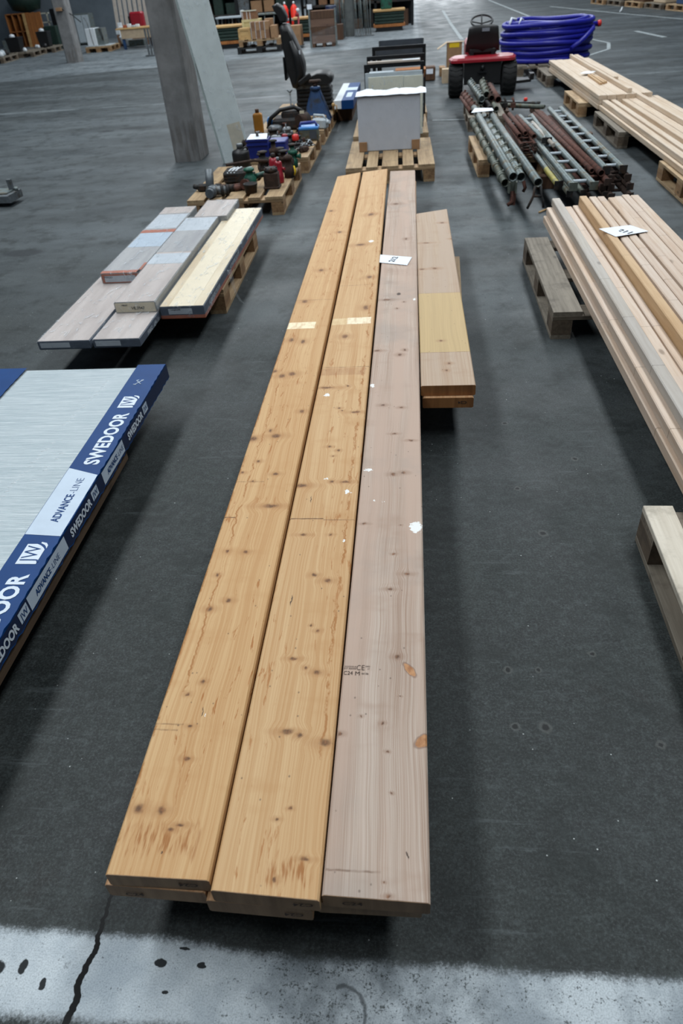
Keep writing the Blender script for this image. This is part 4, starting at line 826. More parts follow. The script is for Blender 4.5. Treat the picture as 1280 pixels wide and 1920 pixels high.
# front pallet: pumps, jars, pipes
def rbolt(m, x, y, z, r, h, n=8): return m.lathe([(r, 0), (r, h * .8), (r * .8, h)], n, Tz((x, y, z)))
t = thing('pump_housing', 'dark brown cast housing with a bolted lid, nearest the right front of the front pallet', 'housing', (-1.155, 6.24, ZP))
part('body', MB().rbox(-.062, .062, -.055, .055, 0, .125, .02, 3), RUSTD, t)
part('lid', MB().lathe([(.045, .125), (.058, .13), (.058, .15), (.04, .158), (.02, .16)], 14), IRON, t); m = MB()
for a in range(6): rbolt(m, .048 * math.cos(a), .048 * math.sin(a), .15, .007, .012, 6)
part('bolts', m, IRON, t); part('flange', MB().rbox(-.07, .07, -.06, .06, 0, .018, .015, 2), RUSTD, t)
lathe_thing('red_cylinder', 'red hydraulic cylinder standing behind the dark brown housing', 'cylinder', -1.115, 6.40, [(.036, 0), (.038, .008), (.038, .07), (.033, .075), (.033, .15), (.03, .165), (.018, .17)], RED,
            [('rod', [(.012, .17), (.012, .2)], STEEL), ('port', MB().tube([(.03, 0, .11), (.055, -.012, .11)], .012, 8), RED)])
lathe_thing('red_cylinder', 'second taller red cylinder behind the first one', 'cylinder', -1.17, 6.50, [(.038, 0), (.04, .01), (.04, .15), (.03, .175), (.018, .18)], RED, [('knob', [(.016, .18), (.02, .19), (.02, .21), (.01, .215)], IRON)])
t = lathe_thing('strapped_valve', 'dark red-brown valve body with yellow strap beside the red cylinders', 'valve', -1.055, 6.58, [(.045, 0), (.045, .08), (.03, .095), (.03, .14), (.04, .145), (.04, .165), (.018, .18)], RUSTD)
part('strap', MB().tube([(.048, -.02, .02), (.058, -.03, .05), (.05, -.02, .09), (.058, .0, .05), (.05, .02, .02)], .007, 6), YEL2, t, 'yellow plastic strap')
part('port', MB().tube([(-.03, 0, .06), (-.08, -.01, .06)], .018, 8), RUSTD, t)
for i, (x, y, h, r, mt, lab) in enumerate(((-1.30, 6.72, .18, .05, IRON, 'black tall valve at the left of the valve cluster'), (-1.22, 6.86, .24, .042, RUSTD, 'tallest brown stepped valve in the cluster'), (-1.13, 6.82, .16, .05, RUSTD, 'brown valve right of the tallest one'),
                                   (-1.07, 6.98, .18, .042, GREEN, 'green cylinder at the right back of the front pallet'), (-1.20, 7.05, .14, .05, IRON, 'squat black valve at the back edge of the front pallet'), (-1.36, 6.95, .12, .045, RUSTD, 'low brown valve near the black canister'))):
    t = lathe_thing('valve', lab, 'valve', x, y, [(r, 0), (r, h * .35), (r * .7, h * .4), (r * .7, h * .6), (r * 1.05, h * .62), (r * 1.05, h * .75), (r * .5, h * .8), (r * .5, h)], mt, n=14, group='valves on the front pallet')
    part('handwheel', MB().lathe([(r * .3, h), (r * .9, h + .002), (r * .9, h + .012), (r * .3, h + .018)], 12), IRON, t); part('side_port', MB().tube([(r * .6, 0, h * .5), (r * 1.6, -.01, h * .5)], r * .38, 8).tube([(r * 1.5, -.01, h * .5), (r * 1.7, -.012, h * .5)], r * .55, 8), mt, t)
lathe_thing('rubber_cup', 'black cup-shaped part at the front edge of the front pallet', 'cup', -1.315, 6.11, [(.048, 0), (.055, .06), (.06, .062), (.06, .072), (.05, .072), (.042, .01)], IRON)
t = thing('green_pump', 'green pump with rusty pipe ends, middle front of the front pallet', 'pump', (-1.345, 6.27, ZP))
part('body', MB().lathe([(.05, 0), (.055, .02), (.055, .08), (.035, .10), (.03, .13), (.045, .135), (.045, .15), (.02, .16)], 14), GREEN, t)
part('flange', MB().tube([(-.02, -.05, .05), (-.03, -.09, .05)], .03, 12).tube([(-.03, -.09, .05), (-.032, -.10, .05)], .042, 12), RUST, t)
part('inlet', MB().tube([(.03, .02, .08), (.10, .05, .09), (.15, .06, .09)], .022, 10), GREEN, t)
for i, (p, r, lab) in enumerate((([(-1.475, 6.19, .169), (-1.455, 6.185, .168), (-1.43, 6.20, .168), (-1.38, 6.24, .168)], .022, 'nearer brown hose lying beside the green pump'), ([(-1.60, 6.26, .168), (-1.52, 6.24, .166), (-1.44, 6.28, .166), (-1.40, 6.33, .166)], .020, 'farther brown hose lying beside the green pump'))):
    t = thing('hose_piece', lab, 'hose', (0, 0, 0)); part('hose', MB().tube(p, r, 10), RUST, t); part('end_fitting', MB().tube([p[0], tuple(Vector(p[0]) + (Vector(p[0]) - Vector(p[1])).normalized() * .05)], r * 1.25, 10), IRON, t)
t = thing('steel_pipe_joint', 'grey steel pipe elbow with an upright stub, left corner of the front pallet', 'pipe joint', (-1.655, 6.08, ZP))
part('stub', MB().pipe((0, 0, .01), (.01, .04, .195), .034), STEEL, t); part('elbow', MB().tube([(.02, .0, .045), (.06, -.03, .045), (.11, -.03, .042), (.16, -.01, .04)], .036, 12), STEEL, t)
part('collar', MB().tube([(.10, -.031, .042), (.125, -.026, .042)], .045, 12).tube([(.14, -.02, .041), (.16, -.012, .04)], .043, 12), IRON, t)
part('socket', MB().pipe((.03, -.10, .045), (.035, -.02, .045), .044, .008), STEEL, t)
single('clamp', MB().rbox(-.045, .045, -.03, .03, 0, .055, .02, 3).tube([(-.04, 0, .03), (-.08, .02, .035)], .02, 8), IRON, 'dark clamp at the left edge of the front pallet', 'clamp', (-1.755, 6.24, ZP))
t = thing('motor_block', 'black motor block with white straps in the middle of the front pallet', 'motor', (-1.52, 6.52, ZP))
part('block', MB().rbox(-.10, .10, -.09, .09, 0, .10, .035, 3), IRON, t); part('fins', MB().box(-.09, .02, -.094, .094, .02, .03).box(-.09, .02, -.094, .094, .045, .055).box(-.09, .02, -.094, .094, .07, .08), IRON, t)
for k in range(3): part('strap', MB().tube([(-.055 + .03 * k, -.085, .085), (-.03 + .03 * k, -.03, .106), (-.005 + .03 * k, .03, .107)], .008, 6), WHITE, t, 'white strap')
single('rod', MB().tube([(0, 0, 0), (.24, .03, .02), (.40, -.02, .02)], .012, 8), RUSTD, 'long dark rod lying across the motor block', 'rod', (-1.62, 6.62, ZP + .115))
single('small_valve', MB().lathe([(.02, 0), (.03, .02), (.012, .03), (.012, .06), (.02, .062), (.02, .08)], 10).tube([(-.04, 0, .03), (.04, 0, .03)], .01, 8), STEEL, 'small grey tap standing behind the motor block', 'tap', (-1.42, 6.68, ZP))
single('wood_block', MB().cham(-.05, .05, 0, .16, 0, .09, .003), W_blk, 'short wood block beside the foot of the leaning white board', 'block', (-1.80, 7.22, .0))
# second pallet heap
random.seed(23)
heap = [('gear_housing', 'brown gear housing', RUSTD), ('hose_coupling', 'dark hose coupling', IRON), ('pump_part', 'grey pump part', STEEL), ('bracket', 'black bracket', BLACK)]
spots = [(-1.62, 7.95, .10, .09), (-1.48, 7.98, .07, .10), (-1.36, 7.86, .06, .12), (-1.25, 7.95, .07, .11), (-1.60, 8.22, .08, .09), (-1.45, 8.25, .09, .12), (-1.30, 8.22, .07, .13), (-1.16, 8.02, .06, .08), (-1.06, 7.62, .05, .05), (-1.13, 7.74, .05, .06), (-1.07, 7.80, .045, .05), (-1.04, 7.95, .05, .05)]
where = ['behind the blue bins, far left', 'behind the blue bins, second from left', 'just behind the low blue bin', 'at the middle of the second pallet', 'at the back left of the second pallet', 'at the back middle of the second pallet', 'below the grey jug', 'left of the blue box',
         'at the right front edge of the second pallet', 'second along the right edge of the second pallet', 'third along the right edge of the second pallet', 'last along the right edge of the second pallet']
for i, (x, y, r, h) in enumerate(spots):
    r *= .86
    nm, lb, mt = heap[i % 4]; t = thing(nm, lb + ' ' + where[i], 'machine part', (x, y, ZP), random.uniform(0, 3), 'machine parts on the second pallet')
    if i % 2: part('body', MB().lathe([(r * .8, 0), (r, .01), (r, h * .5), (r * .6, h * .6), (r * .6, h * .85), (r * .75, h * .88), (r * .75, h), (r * .3, h * 1.05)], 12), mt, t)
    else: part('body', MB().rbox(-r, r, -r * .7, r * .7, 0, h, r * .4, 3).tube([(0, 0, h * .6), (0, -r * 1.1, h * .6)], r * .35, 8), mt, t)
    part('port', MB().tube([(r * .5, 0, h * .4), (r * 1.3, r * .1, h * .45)], r * .3, 8).tube([(r * 1.2, r * .1, h * .45), (r * 1.4, r * .12, h * .45)], r * .42, 8), RUST if i % 3 else IRON, t)
    part('stud', MB().tube([(-r * .4, 0, h * .8), (-r * .5, 0, h * 1.3)], r * .1, 6), STEEL, t)
for i in range(5):
    a = -1.16 + .026 * i; single('cable', MB().tube([(a, 7.50 + .05 * i, .16), (a + .05, 7.55 + .05 * i, .19 + .01 * i), (a + .10, 7.66 + .03 * i, .175), (a + .09 - .03 * i, 7.78, .165)], .006, 6), (GALV, BLKPL, STEEL, BLKPL, GREYW)[i], ('first', 'second', 'third', 'fourth', 'fifth')[i] + ' loose cable curling along the right side of the second pallet', 'cable', (0, 0, 0), 0, 'loose cables on the second pallet')
single('red_stopper', MB().lathe([(.034, 0), (.036, .01), (.034, .045), (.02, .055)], 14), REDCAP, 'bright red plastic cap in the middle of the second pallet', 'cap', (-1.17, 7.93, ZP + .055))
single('red_handwheel', MB().lathe([(.026, 0), (.03, .012), (.03, .03), (.018, .04)], 12), RED, 'dark red knob left of the bright red cap', 'knob', (-1.26, 7.80, ZP + .10))
t = thing('equipment_box', 'blue and grey equipment box on the right of the second pallet', 'machine', (-1.06, 8.22, ZP))
part('housing', MB().rbox(-.10, .10, -.07, .07, 0, .11, .015, 3), GALVD, t); part('front_panel', MB().box(.01, .085, -.074, -.07, .02, .095), DARKC, t); part('lid', MB().rbox(-.105, .105, -.075, .075, .10, .135, .02, 3), LBLUE, t, 'light blue lid')
part('handle', MB().tube([(-.09, -.05, .13), (-.08, -.02, .165), (.07, .0, .168), (.09, -.04, .135)], .014, 8), BLUEB, t, 'dark blue handle'); part('side_panel', MB().box(-.108, -.104, -.06, .06, .02, .10), BLUEB, t)
t = thing('jug', 'grey-white plastic jug lying on its side near the jack stand', 'jug', (-1.00, 8.86, ZP), R(-30))
part('body', MB().rbox(-.10, .08, -.05, .05, 0, .10, .03, 3), GREYW, t); part('handle', MB().tube([(-.10, 0, .10), (-.09, 0, .13), (.04, 0, .13), (.07, 0, .09)], .012, 8), GREYW, t); part('spout', MB().tube([(.075, 0, .06), (.12, 0, .07)], .02, 8), GREYW, t)
# big dark engine lump on third pallet
t = thing('engine_part', 'dark lump of engine parts with a thick curved hose on the third pallet', 'engine part', (-1.36, 9.0, ZP))
part('block', MB().rbox(-.2, .2, -.16, .16, 0, .12, .05, 3).rbox(-.1, .14, -.1, .12, .1, .18, .04, 3), IRON, t)
part('hose', MB().tube([(-.26, -.1, .02), (-.22, -.1, .12), (-.1, -.1, .20), (.06, -.08, .22), (.18, -.1, .16)], .022, 8), BLKPL, t); part('drum', MB().tube([(.12, -.2, .09), (.2, -.1, .1)], .07, 14), RUSTD, t)
part('cover', MB().lathe([(.08, 0), (.085, .05), (.05, .07)], 12, Tz((-.16, -.2, .0))), STEEL, t); part('tag', MB().box(.13, .18, -.17, -.165, .14, .19), BX_END, t)
single('light_blue_can', MB().lathe([(.035, 0), (.035, .1), (.02, .115), (.02, .13)], 12), LBLUE, 'small light blue can beside the ochre bottle', 'can', (-1.60, 8.95, ZP))
single('wrench', MB().tube([(0, 0, 0), (.02, .05, .16), (.015, .1, .30)], .010, 6).tube([(.015, .1, .30), (-.015, .1, .33)], .008, 6).tube([(.015, .1, .30), (.045, .1, .33)], .008, 6), STEEL, 'upright steel lever behind the engine lump', 'lever', (-1.42, 9.32, ZP))
random.seed(41)
for k in range(16):
    x, y = (-1.12 - .5 * random.random(), 7.55 + .85 * random.random()) if k < 11 else (-1.15 - .4 * random.random(), 8.80 + .25 * random.random()); r = random.uniform(.018, .032); h = random.uniform(.05, .10)
    m = MB().lathe([(r, 0), (r, h * .4), (r * .6, h * .5), (r * .6, h * .8), (r * .9, h * .82), (r * .9, h)], 8).tube([(0, 0, h * .3), (r * 2, r * .5, h * .35)], r * .5, 6)
    single('loose_fitting', m, (IRON, RUSTD, STEEL, RUST, BLACK)[k % 5], ('dark iron', 'dark rusty', 'bare steel', 'red-brown rusty', 'black')[k % 5] + ' small loose pipe fitting, ' + ('first', 'second', 'third', 'fourth')[k // 5] + ' of that colour among the heaped machine parts', 'fitting', (x, y, ZP + .0), random.uniform(0, 6), 'loose fittings among the machine parts')
# ------------------------------------------------------------------ driver seat and jack stand
t = thing('driver_seat', 'black suspension driver seat with a tall backrest, facing right on its pallet', 'seat', (-1.25, 10.25, ZP), R(2))
def slab(prof, w, r=.0):
    """profile in x-z swept across y, rounded at both sides"""
    m = MB(); n = len(prof); v = []
    cx = sum(p[0] for p in prof) / n; cz = sum(p[1] for p in prof) / n
    for yy, k in ((-w, .80), (-w * .93, .94), (-w * .75, 1.), (w * .75, 1.), (w * .93, .94), (w, .80)):
        v += [(cx + (x - cx) * k, yy, cz + (z - cz) * k) for x, z in prof]
    f = [(j * n + i, j * n + (i + 1) % n, (j + 1) * n + (i + 1) % n, (j + 1) * n + i) for j in range(5) for i in range(n)]
    m.add(v, f, True); m.f += [tuple(range(n - 1, -1, -1)), tuple(5 * n + i for i in range(n))]; m.sm += [False, False]
    return m
part('backrest', slab([(-.22, .27), (-.16, .25), (-.10, .30), (-.055, .42), (-.055, .52), (-.10, .66), (-.16, .80), (-.22, .925), (-.285, .93), (-.315, .90), (-.30, .72), (-.27, .45)], .20), BLKPL, t)
part('back_side_bolster', MB().tube([(-.16, -.20, .30), (-.10, -.215, .42), (-.13, -.215, .60), (-.19, -.20, .76)], .045, 10, rr=[.03, .05, .045, .03]), BLKPL, t)
part('headrest', slab([(-.33, 1.02), (-.30, .945), (-.235, .94), (-.22, 1.0), (-.265, 1.10), (-.33, 1.135), (-.385, 1.115), (-.37, 1.07)], .13), BLKPL, t)
part('seat_cushion', slab([(-.12, .28), (.24, .27), (.29, .31), (.29, .36), (.24, .405), (.10, .415), (0, .385), (-.10, .36)], .21), BLKPL, t)
part('armrest', MB().rbox(-.09, .09, -.275, -.225, -.03, .03, .02, 3, Tz((-.05, 0, .36)) @ Matrix.Rotation(R(-30), 4, 'Y')), BLKPL, t)
part('back_pouch', MB().rbox(-.315, -.285, -.12, .12, .35, .60, .012, 2), BLACK, t)
for k in range(5):
    z = .02 + .046 * k; part('bellows_fold', MB().rbox(-.20 + .008 * k, .27, -.18, .18, z, z + .040, .05, 3), RUBBER, t)
part('bellows_core', MB().rbox(-.18, .25, -.16, .16, .0, .27, .04, 3), BLKPL, t)
part('seat_rail', MB().box(-.18, .25, -.17, -.15, .25, .28).box(-.18, .25, .15, .17, .25, .28), STEEL, t); part('label', MB().box(-.1, -.085, -.188, -.18, .62, .66, ), PAPER, t)
t = thing('jack_stand', 'dark blue steel jack stand in front of the driver seat', 'jack stand', (-1.10, 9.42, ZP), 0)
top = .385
for sx, sy in ((-1, -1), (1, -1), (1, 1), (-1, 1)):
    part('leg', MB().add([(sx * .17, sy * .1, 0), (sx * .17 - sx * .04, sy * .1, 0), (sx * .025, sy * .02, top - .06), (sx * .05, sy * .03, top - .06), (sx * .17, sy * .1 - sy * .03, 0), (sx * .17 - sx * .035, sy * .1 - sy * .03, 0), (sx * .025, 0, top - .06), (sx * .05, 0, top - .06)],
                           [(0, 1, 2, 3), (4, 7, 6, 5), (0, 3, 7, 4), (1, 5, 6, 2), (3, 2, 6, 7), (0, 4, 5, 1)]), JACK, t)
part('front_plate', MB().add([(-.125, -.085, .06), (.125, -.085, .06), (.04, -.028, top - .07), (-.04, -.028, top - .07), (-.125, -.081, .06), (.125, -.081, .06), (.04, -.024, top - .07), (-.04, -.024, top - .07)], [(0, 1, 2, 3), (7, 6, 5, 4), (0, 4, 5, 1), (1, 5, 6, 2), (2, 6, 7, 3), (3, 7, 4, 0)]), JACK, t)
part('collar', MB().lathe([(.06, top - .07), (.06, top - .04), (.045, top - .035)], 12), JACK, t); part('post', MB().lathe([(.028, top - .04), (.028, top)], 10), RUSTD, t); part('saddle', MB().rbox(-.07, .07, -.04, .04, top, top + .03, .02, 2), RUSTD, t)
t = thing('tap_fitting', 'brass-coloured tap fitting at the right edge of the seat pallet', 'fitting', (-.935, 9.78, ZP))
part('body', MB().lathe([(.012, 0), (.012, .08), (.02, .085), (.02, .11), (.01, .12)], 10), W_crate, t); part('spout', MB().tube([(0, 0, .09), (.04, 0, .09), (.04, 0, .02)], .008, 6), W_crate, t)
t = thing('door_pack', 'small blue and white pack of doors on the floor behind the jack stand', 'doors', (-.83, 10.75, 0))
part('dark_base', MB().cham(-.10, .09, -.55, .75, 0, .17, .005), W_dark, t); part('wrapped_doors', MB().cham(-.112, .13, -.8, .80, .172, .262, .005), WHITE, t)
part('edge_card', MB().cham(-.02, .134, -.805, .805, .168, .2635, .004), NAVY, t, 'blue card edge'); part('printed_panel', MB().box(.02, .09, -.55, -.15, .264, .2655), CARD, t); part('printed_panel', MB().box(-.015, .13, .05, .32, .264, .2655), CARD, t)
# ------------------------------------------------------------------ leaning white board by the pillar
t = thing('leaning_board', 'tall white board in film leaning beside the concrete pillar', 'board', (-1.82, 8.02, .03), 0, None, (R(-2.5), R(-8.6), R(14)))
part('core', MB().cham(-.145, .145, 0, .03, 0, 1.95, .004, 2), flat('white_board', (196, 206, 206), .5, 0, .05), t)
part('second_sheet', MB().cham(-.165, .12, .034, .05, 0, 1.95, .004, 2), flat('pale_green_board', (178, 190, 188), .5, 0, .05), t)
part('stretch_film', MB().rbox(-.152, .150, -.008, .052, .005, 1.955, .01, 2), CLING2, t)
m = MB()
for z in (.95, .78): m.box(.148, .152, .005, .02, z, z + .07)
part('hinge', m.box(-.15, -.146, .0, .02, .72, .92), IRON, t, 'dark hinge plates on the edges')
part('brown_patch', MB().box(-.02, .12, -.0015, -.001, .05, .34), flat('faint_brown_stain', (184, 178, 160), .6, 0, .08), t)
# ------------------------------------------------------------------ lawn tractor
t = thing('lawn_tractor', 'red and black ride-on mower seen from behind, seat and steering wheel up', 'mower', (1.01, 11.55, 0), R(-2))
def tyre(x, y, r, w, z):
    M4_ = Tz((x, y, z)) @ Matrix.Rotation(R(90), 4, 'Y')
    prof = [(r * .45, -w / 2), (r * .8, -w / 2), (r * .95, -w * .42), (r, -w * .25), (r, w * .25), (r * .95, w * .42), (r * .8, w / 2), (r * .45, w / 2)]
    o = part('tyre', MB().lathe(prof, 24, M4_), RUBBER, t)
    m = MB()
    for k in range(20):
        a = 2 * math.pi * k / 20
        for s_ in (-1, 1): m.box(-.012, .012, -w * .45 * (s_ > 0) , w * .45 * (s_ < 0), r - .006, r + .004, Tz((x, y, z)) @ Matrix.Rotation(a, 4, 'X') @ Matrix.Rotation(R(90 + 20 * s_), 4, 'Z'))
    link('tread_lugs', m.mesh('tread_lugs', RUBBER), o)
    link('wheel_rim', MB().lathe([(r * .1, -w * .3), (r * .46, -w * .35), (r * .46, w * .35), (r * .1, w * .3)], 16, M4_).mesh('rim', GREYW), o)
tyre(-.36, .0, .215, .20, .215); tyre(.37, .0, .215, .20, .215); tyre(-.30, 1.15, .165, .13, .165); tyre(.30, 1.15, .165, .13, .165)
fp = [(-.43, -.12), (-.36, -.17), (.36, -.17), (.43, -.12), (.46, .1), (.40, .30), (.22, .34), (-.22, .34), (-.40, .30), (-.46, .1)]
m = MB(); n_ = len(fp); v = [(x, y, .425) for x, y in fp] + [(x, y, .455) for x, y in fp] + [(x * .93, y * .93 + .005, .478) for x, y in fp] + [(x * .6, y * .75, .482) for x, y in fp]
m.add(v, [(j * n_ + i, j * n_ + (i + 1) % n_, (j + 1) * n_ + (i + 1) % n_, (j + 1) * n_ + i) for j in range(3) for i in range(n_)] + [tuple(range(n_ - 1, -1, -1)), tuple(range(3 * n_, 4 * n_))])
part('fender', m, RED, t, 'red rear fender')
part('chassis', MB().rbox(-.24, .24, -.10, 1.25, .17, .42, .03, 2), BLKPL, t); part('rear_plate', MB().cham(-.25, .25, -.125, -.105, .16, .425, .004, 0), BLKPL, t); part('hitch', MB().lathe([(.02, 0), (.03, .03), (.012, .06)], 10, Tz((0, -.15, .33))).box(-.06, .06, -.17, -.1, .30, .315), BLACK, t)
part('hood', MB().rbox(-.22, .22, .62, 1.38, .40, .60, .06, 4), RED, t); part('dash', MB().rbox(-.16, .16, .52, .66, .40, .66, .04, 3), BLKPL, t)
def shell(prof, w, taper):
    m = MB(); n = len(prof); v = []
    for k, s_ in enumerate((-1, -.92, -.6, 0, .6, .92, 1)):
        for i, (y, z) in enumerate(prof): v.append((s_ * w * (1 - taper * max(0, z - .55)), y + .03 * (abs(s_) ** 3) * (1 if i < n / 2 else .3), z - .03 * abs(s_) ** 6 * (z > .7)))
    m.add(v, [(j * n + i, j * n + (i + 1) % n, (j + 1) * n + (i + 1) % n, (j + 1) * n + i) for j in range(6) for i in range(n)], True)
    m.f += [tuple(range(n - 1, -1, -1)), tuple(6 * n + i for i in range(n))]; m.sm += [False, False]; return m
part('seat_back', shell([(.12, .52), (.11, .62), (.09, .72), (.07, .80), (.09, .83), (.13, .82), (.16, .72), (.19, .60), (.22, .52)], .235, .55), BLKPL, t)
part('seat_cushion', MB().rbox(-.20, .20, .12, .50, .49, .57, .05, 3), BLKPL, t); part('seat_bracket', MB().box(-.17, -.12, .1, .4, .47, .52).box(.12, .17, .1, .4, .47, .52), BLACK, t)
part('warning_sticker', MB().box(-.05, .05, .068, .072, .755, .795, Tz((.03, .004, 0))), GREYINK, t, 'grey sticker on the seat back')
m = MB(); C0 = Vector((.0, .70, .835)); A_ = Vector((1, 0, 0)); B_ = Vector((0, .87, .42)); m.tube([C0 + .15 * (math.cos(a * math.pi / 14) * A_ + math.sin(a * math.pi / 14) * B_) for a in range(28)], .013, 8, closed=True)
part('steering_wheel', m.tube([C0 - .145 * A_, C0 - Vector((0, .0, .03)), C0 + .145 * A_], .010, 6).tube([C0 - Vector((0, 0, .03)), C0 + .145 * B_], .010, 6).tube([C0 - Vector((0, 0, .03)), C0 + Vector((0, -.02, -.25))], .016, 8), BLACK, t)
part('deflector', MB().prism([(.44, .18), (.72, .30), (.72, .52), (.44, .60)], .10, .135).prism([(.70, .30), (.76, .34), (.76, .5), (.70, .52)], .12, .20), BLKPL, t, 'black mowing-deck deflector at the right')
# ------------------------------------------------------------------ hose coil
pallet('dark pallet under the blue hose coil', 1.72, 13.25, R(-1), mats=OLD)
t = thing('hose_coil', 'coil of thick blue hose with a red end cap, lying on a pallet', 'hose', (2.24, 14.0, ZP))
random.seed(4); rad = .037
for k in range(9):
    Rr = .70 - .03 * (k % 2) + (.02 if k in (3, 4, 5) else 0); z = rad + .0585 * k; tilt = random.uniform(-.016, .016) * (k > 0); ph = random.uniform(0, 6); ox = random.uniform(-.025, .025)
    part('hose_turn', MB().tube([(ox + Rr * math.cos(a * math.pi / 24), Rr * .88 * math.sin(a * math.pi / 24), z + (tilt * math.cos(a * math.pi / 24 + ph) + .010 * math.sin(a * math.pi / 8 + ph)) * (k > 0)) for a in range(48)], rad, 10, closed=True), BLUEH, t)
    if k % 2 == 0: part('hose_turn', MB().tube([(ox * .5 + (Rr - .085) * math.cos(a * math.pi / 20), (Rr - .085) * .88 * math.sin(a * math.pi / 20), z + .02 + .012 * math.sin(a * math.pi / 6 + ph)) for a in range(40)], rad, 8, closed=True), BLUEH, t)
part('hose_end', MB().tube([(.30, -.66, .18), (.50, -.58, .30), (.66, -.36, .40), (.70, -.1, .42), (.72, .2, .42), (.86, .24, .42)], rad, 10), BLUEH, t)
part('end_cap', MB().lathe([(.046, 0), (.048, .05), (.03, .06)], 12, Tz((.85, .24, .42)) @ Matrix.Rotation(R(82), 4, 'Y')), REDCAP, t, 'red end cap')
part('tie_tape', MB().tube([(-.63 + .0, -.18, .50), (-.60, -.17, .60), (-.52, -.13, .575)], .02, 6), PAPER, t, 'white tape'); part('tie_tape', MB().tube([(-.50, -.36, .52), (-.47, -.34, .60), (-.43, -.3, .57)], .016, 6), PAPER, t, 'white tape')
# ------------------------------------------------------------------ scaffolding and props
pallet('light pallet under the steel props with couplers', .612, 6.857, R(.8), L=1.1, W=.62, widths=(.12, .09, .12, .09, .12))
pallet('old pallet under the bundle of short tubes', .660, 8.98, R(-1), L=1.2, W=.42, mats=OLD, widths=(.08, .06, .08, .06, .08))
def prop(label, p0, p1, r, mat, rings, ring_r=1.35, gp='steel props on the light pallet', rm=None):
    t = thing('steel_prop', label, 'prop', p0, 0, gp); d = Vector(p1) - Vector(p0)
    part('tube', MB().pipe((0, 0, 0), tuple(d), r), mat, t)
    for a in rings:
        c = d * a; u = d.normalized()
        part('coupler', MB().tube([c - u * .035, c - u * .033, c - u * .012, c - u * .01], r * ring_r, 10, rr=[r * 1.05, r * ring_r, r * ring_r, r * 1.05]).tube([c + u * .012, c + u * .014, c + u * .034, c + u * .036], r * ring_r, 10, rr=[r * 1.05, r * ring_r, r * ring_r, r * 1.05]).tube([c + Vector((0, 0, r)), c + Vector((.012, 0, r * 1.7))], .012, 6), rm or GALVD, t)
    return t
T1 = prop('leftmost grey prop with eight couplers along it', (.733, 5.84, .185), (.672, 8.55, .185), .031, GALVD, (.07, .20, .32, .45, .57, .70, .82, .93))
T2 = prop('plain grey-green prop second from the left, on top', (.776, 5.74, .249), (.712, 8.9, .249), .033, GALV, ())
T3 = prop('grey prop with a spiral of couplers, third from the left', (.872, 5.99, .186), (.808, 8.75, .186), .036, GALV, (.06, .16, .27, .37, .47, .57, .68, .79, .90), 1.22)
T4 = prop('plain grey-green prop rightmost of the four, with a forked end plate', (.941, 5.59, .236), (.868, 8.5, .236), .032, GALV, ())
m = MB()
for sx in (-1, 1): m.tube([(sx * .02, -.005, -.02), (sx * .028, -.015, -.085), (sx * .045, -.025, -.12), (sx * (.07 if sx < 0 else .048), -.04, -.168)], .010, 6)
m.tube([(-.035, -.018, -.088), (.035, -.018, -.088)], .009, 6); part('fork', m, IRON, T4, 'dark forked foot hanging from the near end')
part('end_bracket', MB().box(-.035, .035, .0, .012, -.11, -.03).box(-.03, -.02, -.03, .01, -.11, -.03).box(.02, .03, -.03, .01, -.11, -.03), GALVD, T2); part('hook', MB().tube([(.0, .0, -.1), (.01, -.01, -.17), (-.03, -.02, -.195)], .016, 6).box(-.01, .03, -.01, .01, -.20, -.1), RUST, T2, 'rusty foot below the near end')
part('hook', MB().tube([(.02, .0, -.03), (.035, -.02, -.075), (.02, -.03, -.10)], .014, 6), RUST, T3, 'rusty hook below the near end')
cd, cx, cy = card('white lot card on the grey props', ((.644, 8.37), (.70, 8.64), (.88, 8.58), (.878, 8.42)), .286, '')
single('timber', MB().cham(-.20, .20, 0, .10, 0, .145, .004, 0), W_blk, 'wood block under the near end of the rusty frame stack', 'block', (1.16, 7.02 - .0, 0)) if False else None
# rusty short frames in a stack
single('timber', MB().cham(.0, .28, 0, .12, 0, .14, .004, 0), W_blk, 'brown timber under the near ends of the stacked rusty frames', 'timber', (1.245, 7.0, 0)) if False else None
def ladder(label, name, x0a, x1a, ya, yb, z, r, mat, n, plate=None, ps=.028, x0b=None, x1b=None, gp='galvanised scaffold frames', rung=None):
    """two long tubes joined by rungs"""
    x0b = x0a if x0b is None else x0b; x1b = x1a if x1b is None else x1b
    t = thing(name, label, 'frame', ((x0a + x1a) / 2, ya, z), 0, gp); o = Vector(((x0a + x1a) / 2, ya, z))
    A0, A1, B0, B1 = Vector((x0a, ya, z)) - o, Vector((x0b, yb, z)) - o, Vector((x1a, ya, z)) - o, Vector((x1b, yb, z)) - o
    part('rail', MB().pipe(tuple(A0), tuple(A1), r, .003, 10), mat, t); part('rail', MB().pipe(tuple(B0), tuple(B1), r, .003, 10), mat, t)
    for k in range(n):
        u = (k + .45) / n; part('rung', MB().tube([A0.lerp(A1, u), B0.lerp(B1, u)], r * .5, 6), rung or mat, t)
    if plate:
        for p in (A0, B0): part('end_plate', MB().box(-ps, ps, -.010, 0, -ps, ps, Tz(p)), plate, t)
    return t
z = .150
for k in range(5):
    dx = random.uniform(-.012, .012); ladder(('bottom', 'second', 'third', 'fourth', 'top')[k] + ' short rusty frame of the stack beside the grey props', 'rusty_ladder', 0.962 + dx, 1.078 + dx, 6.72 + random.uniform(-.03, .03), 7.95, z + .013, .0125, RUST if k % 2 == 0 else RUSTD, 6, RUSTD, .0125, gp='short rusty frames in a stack'); z += .0265
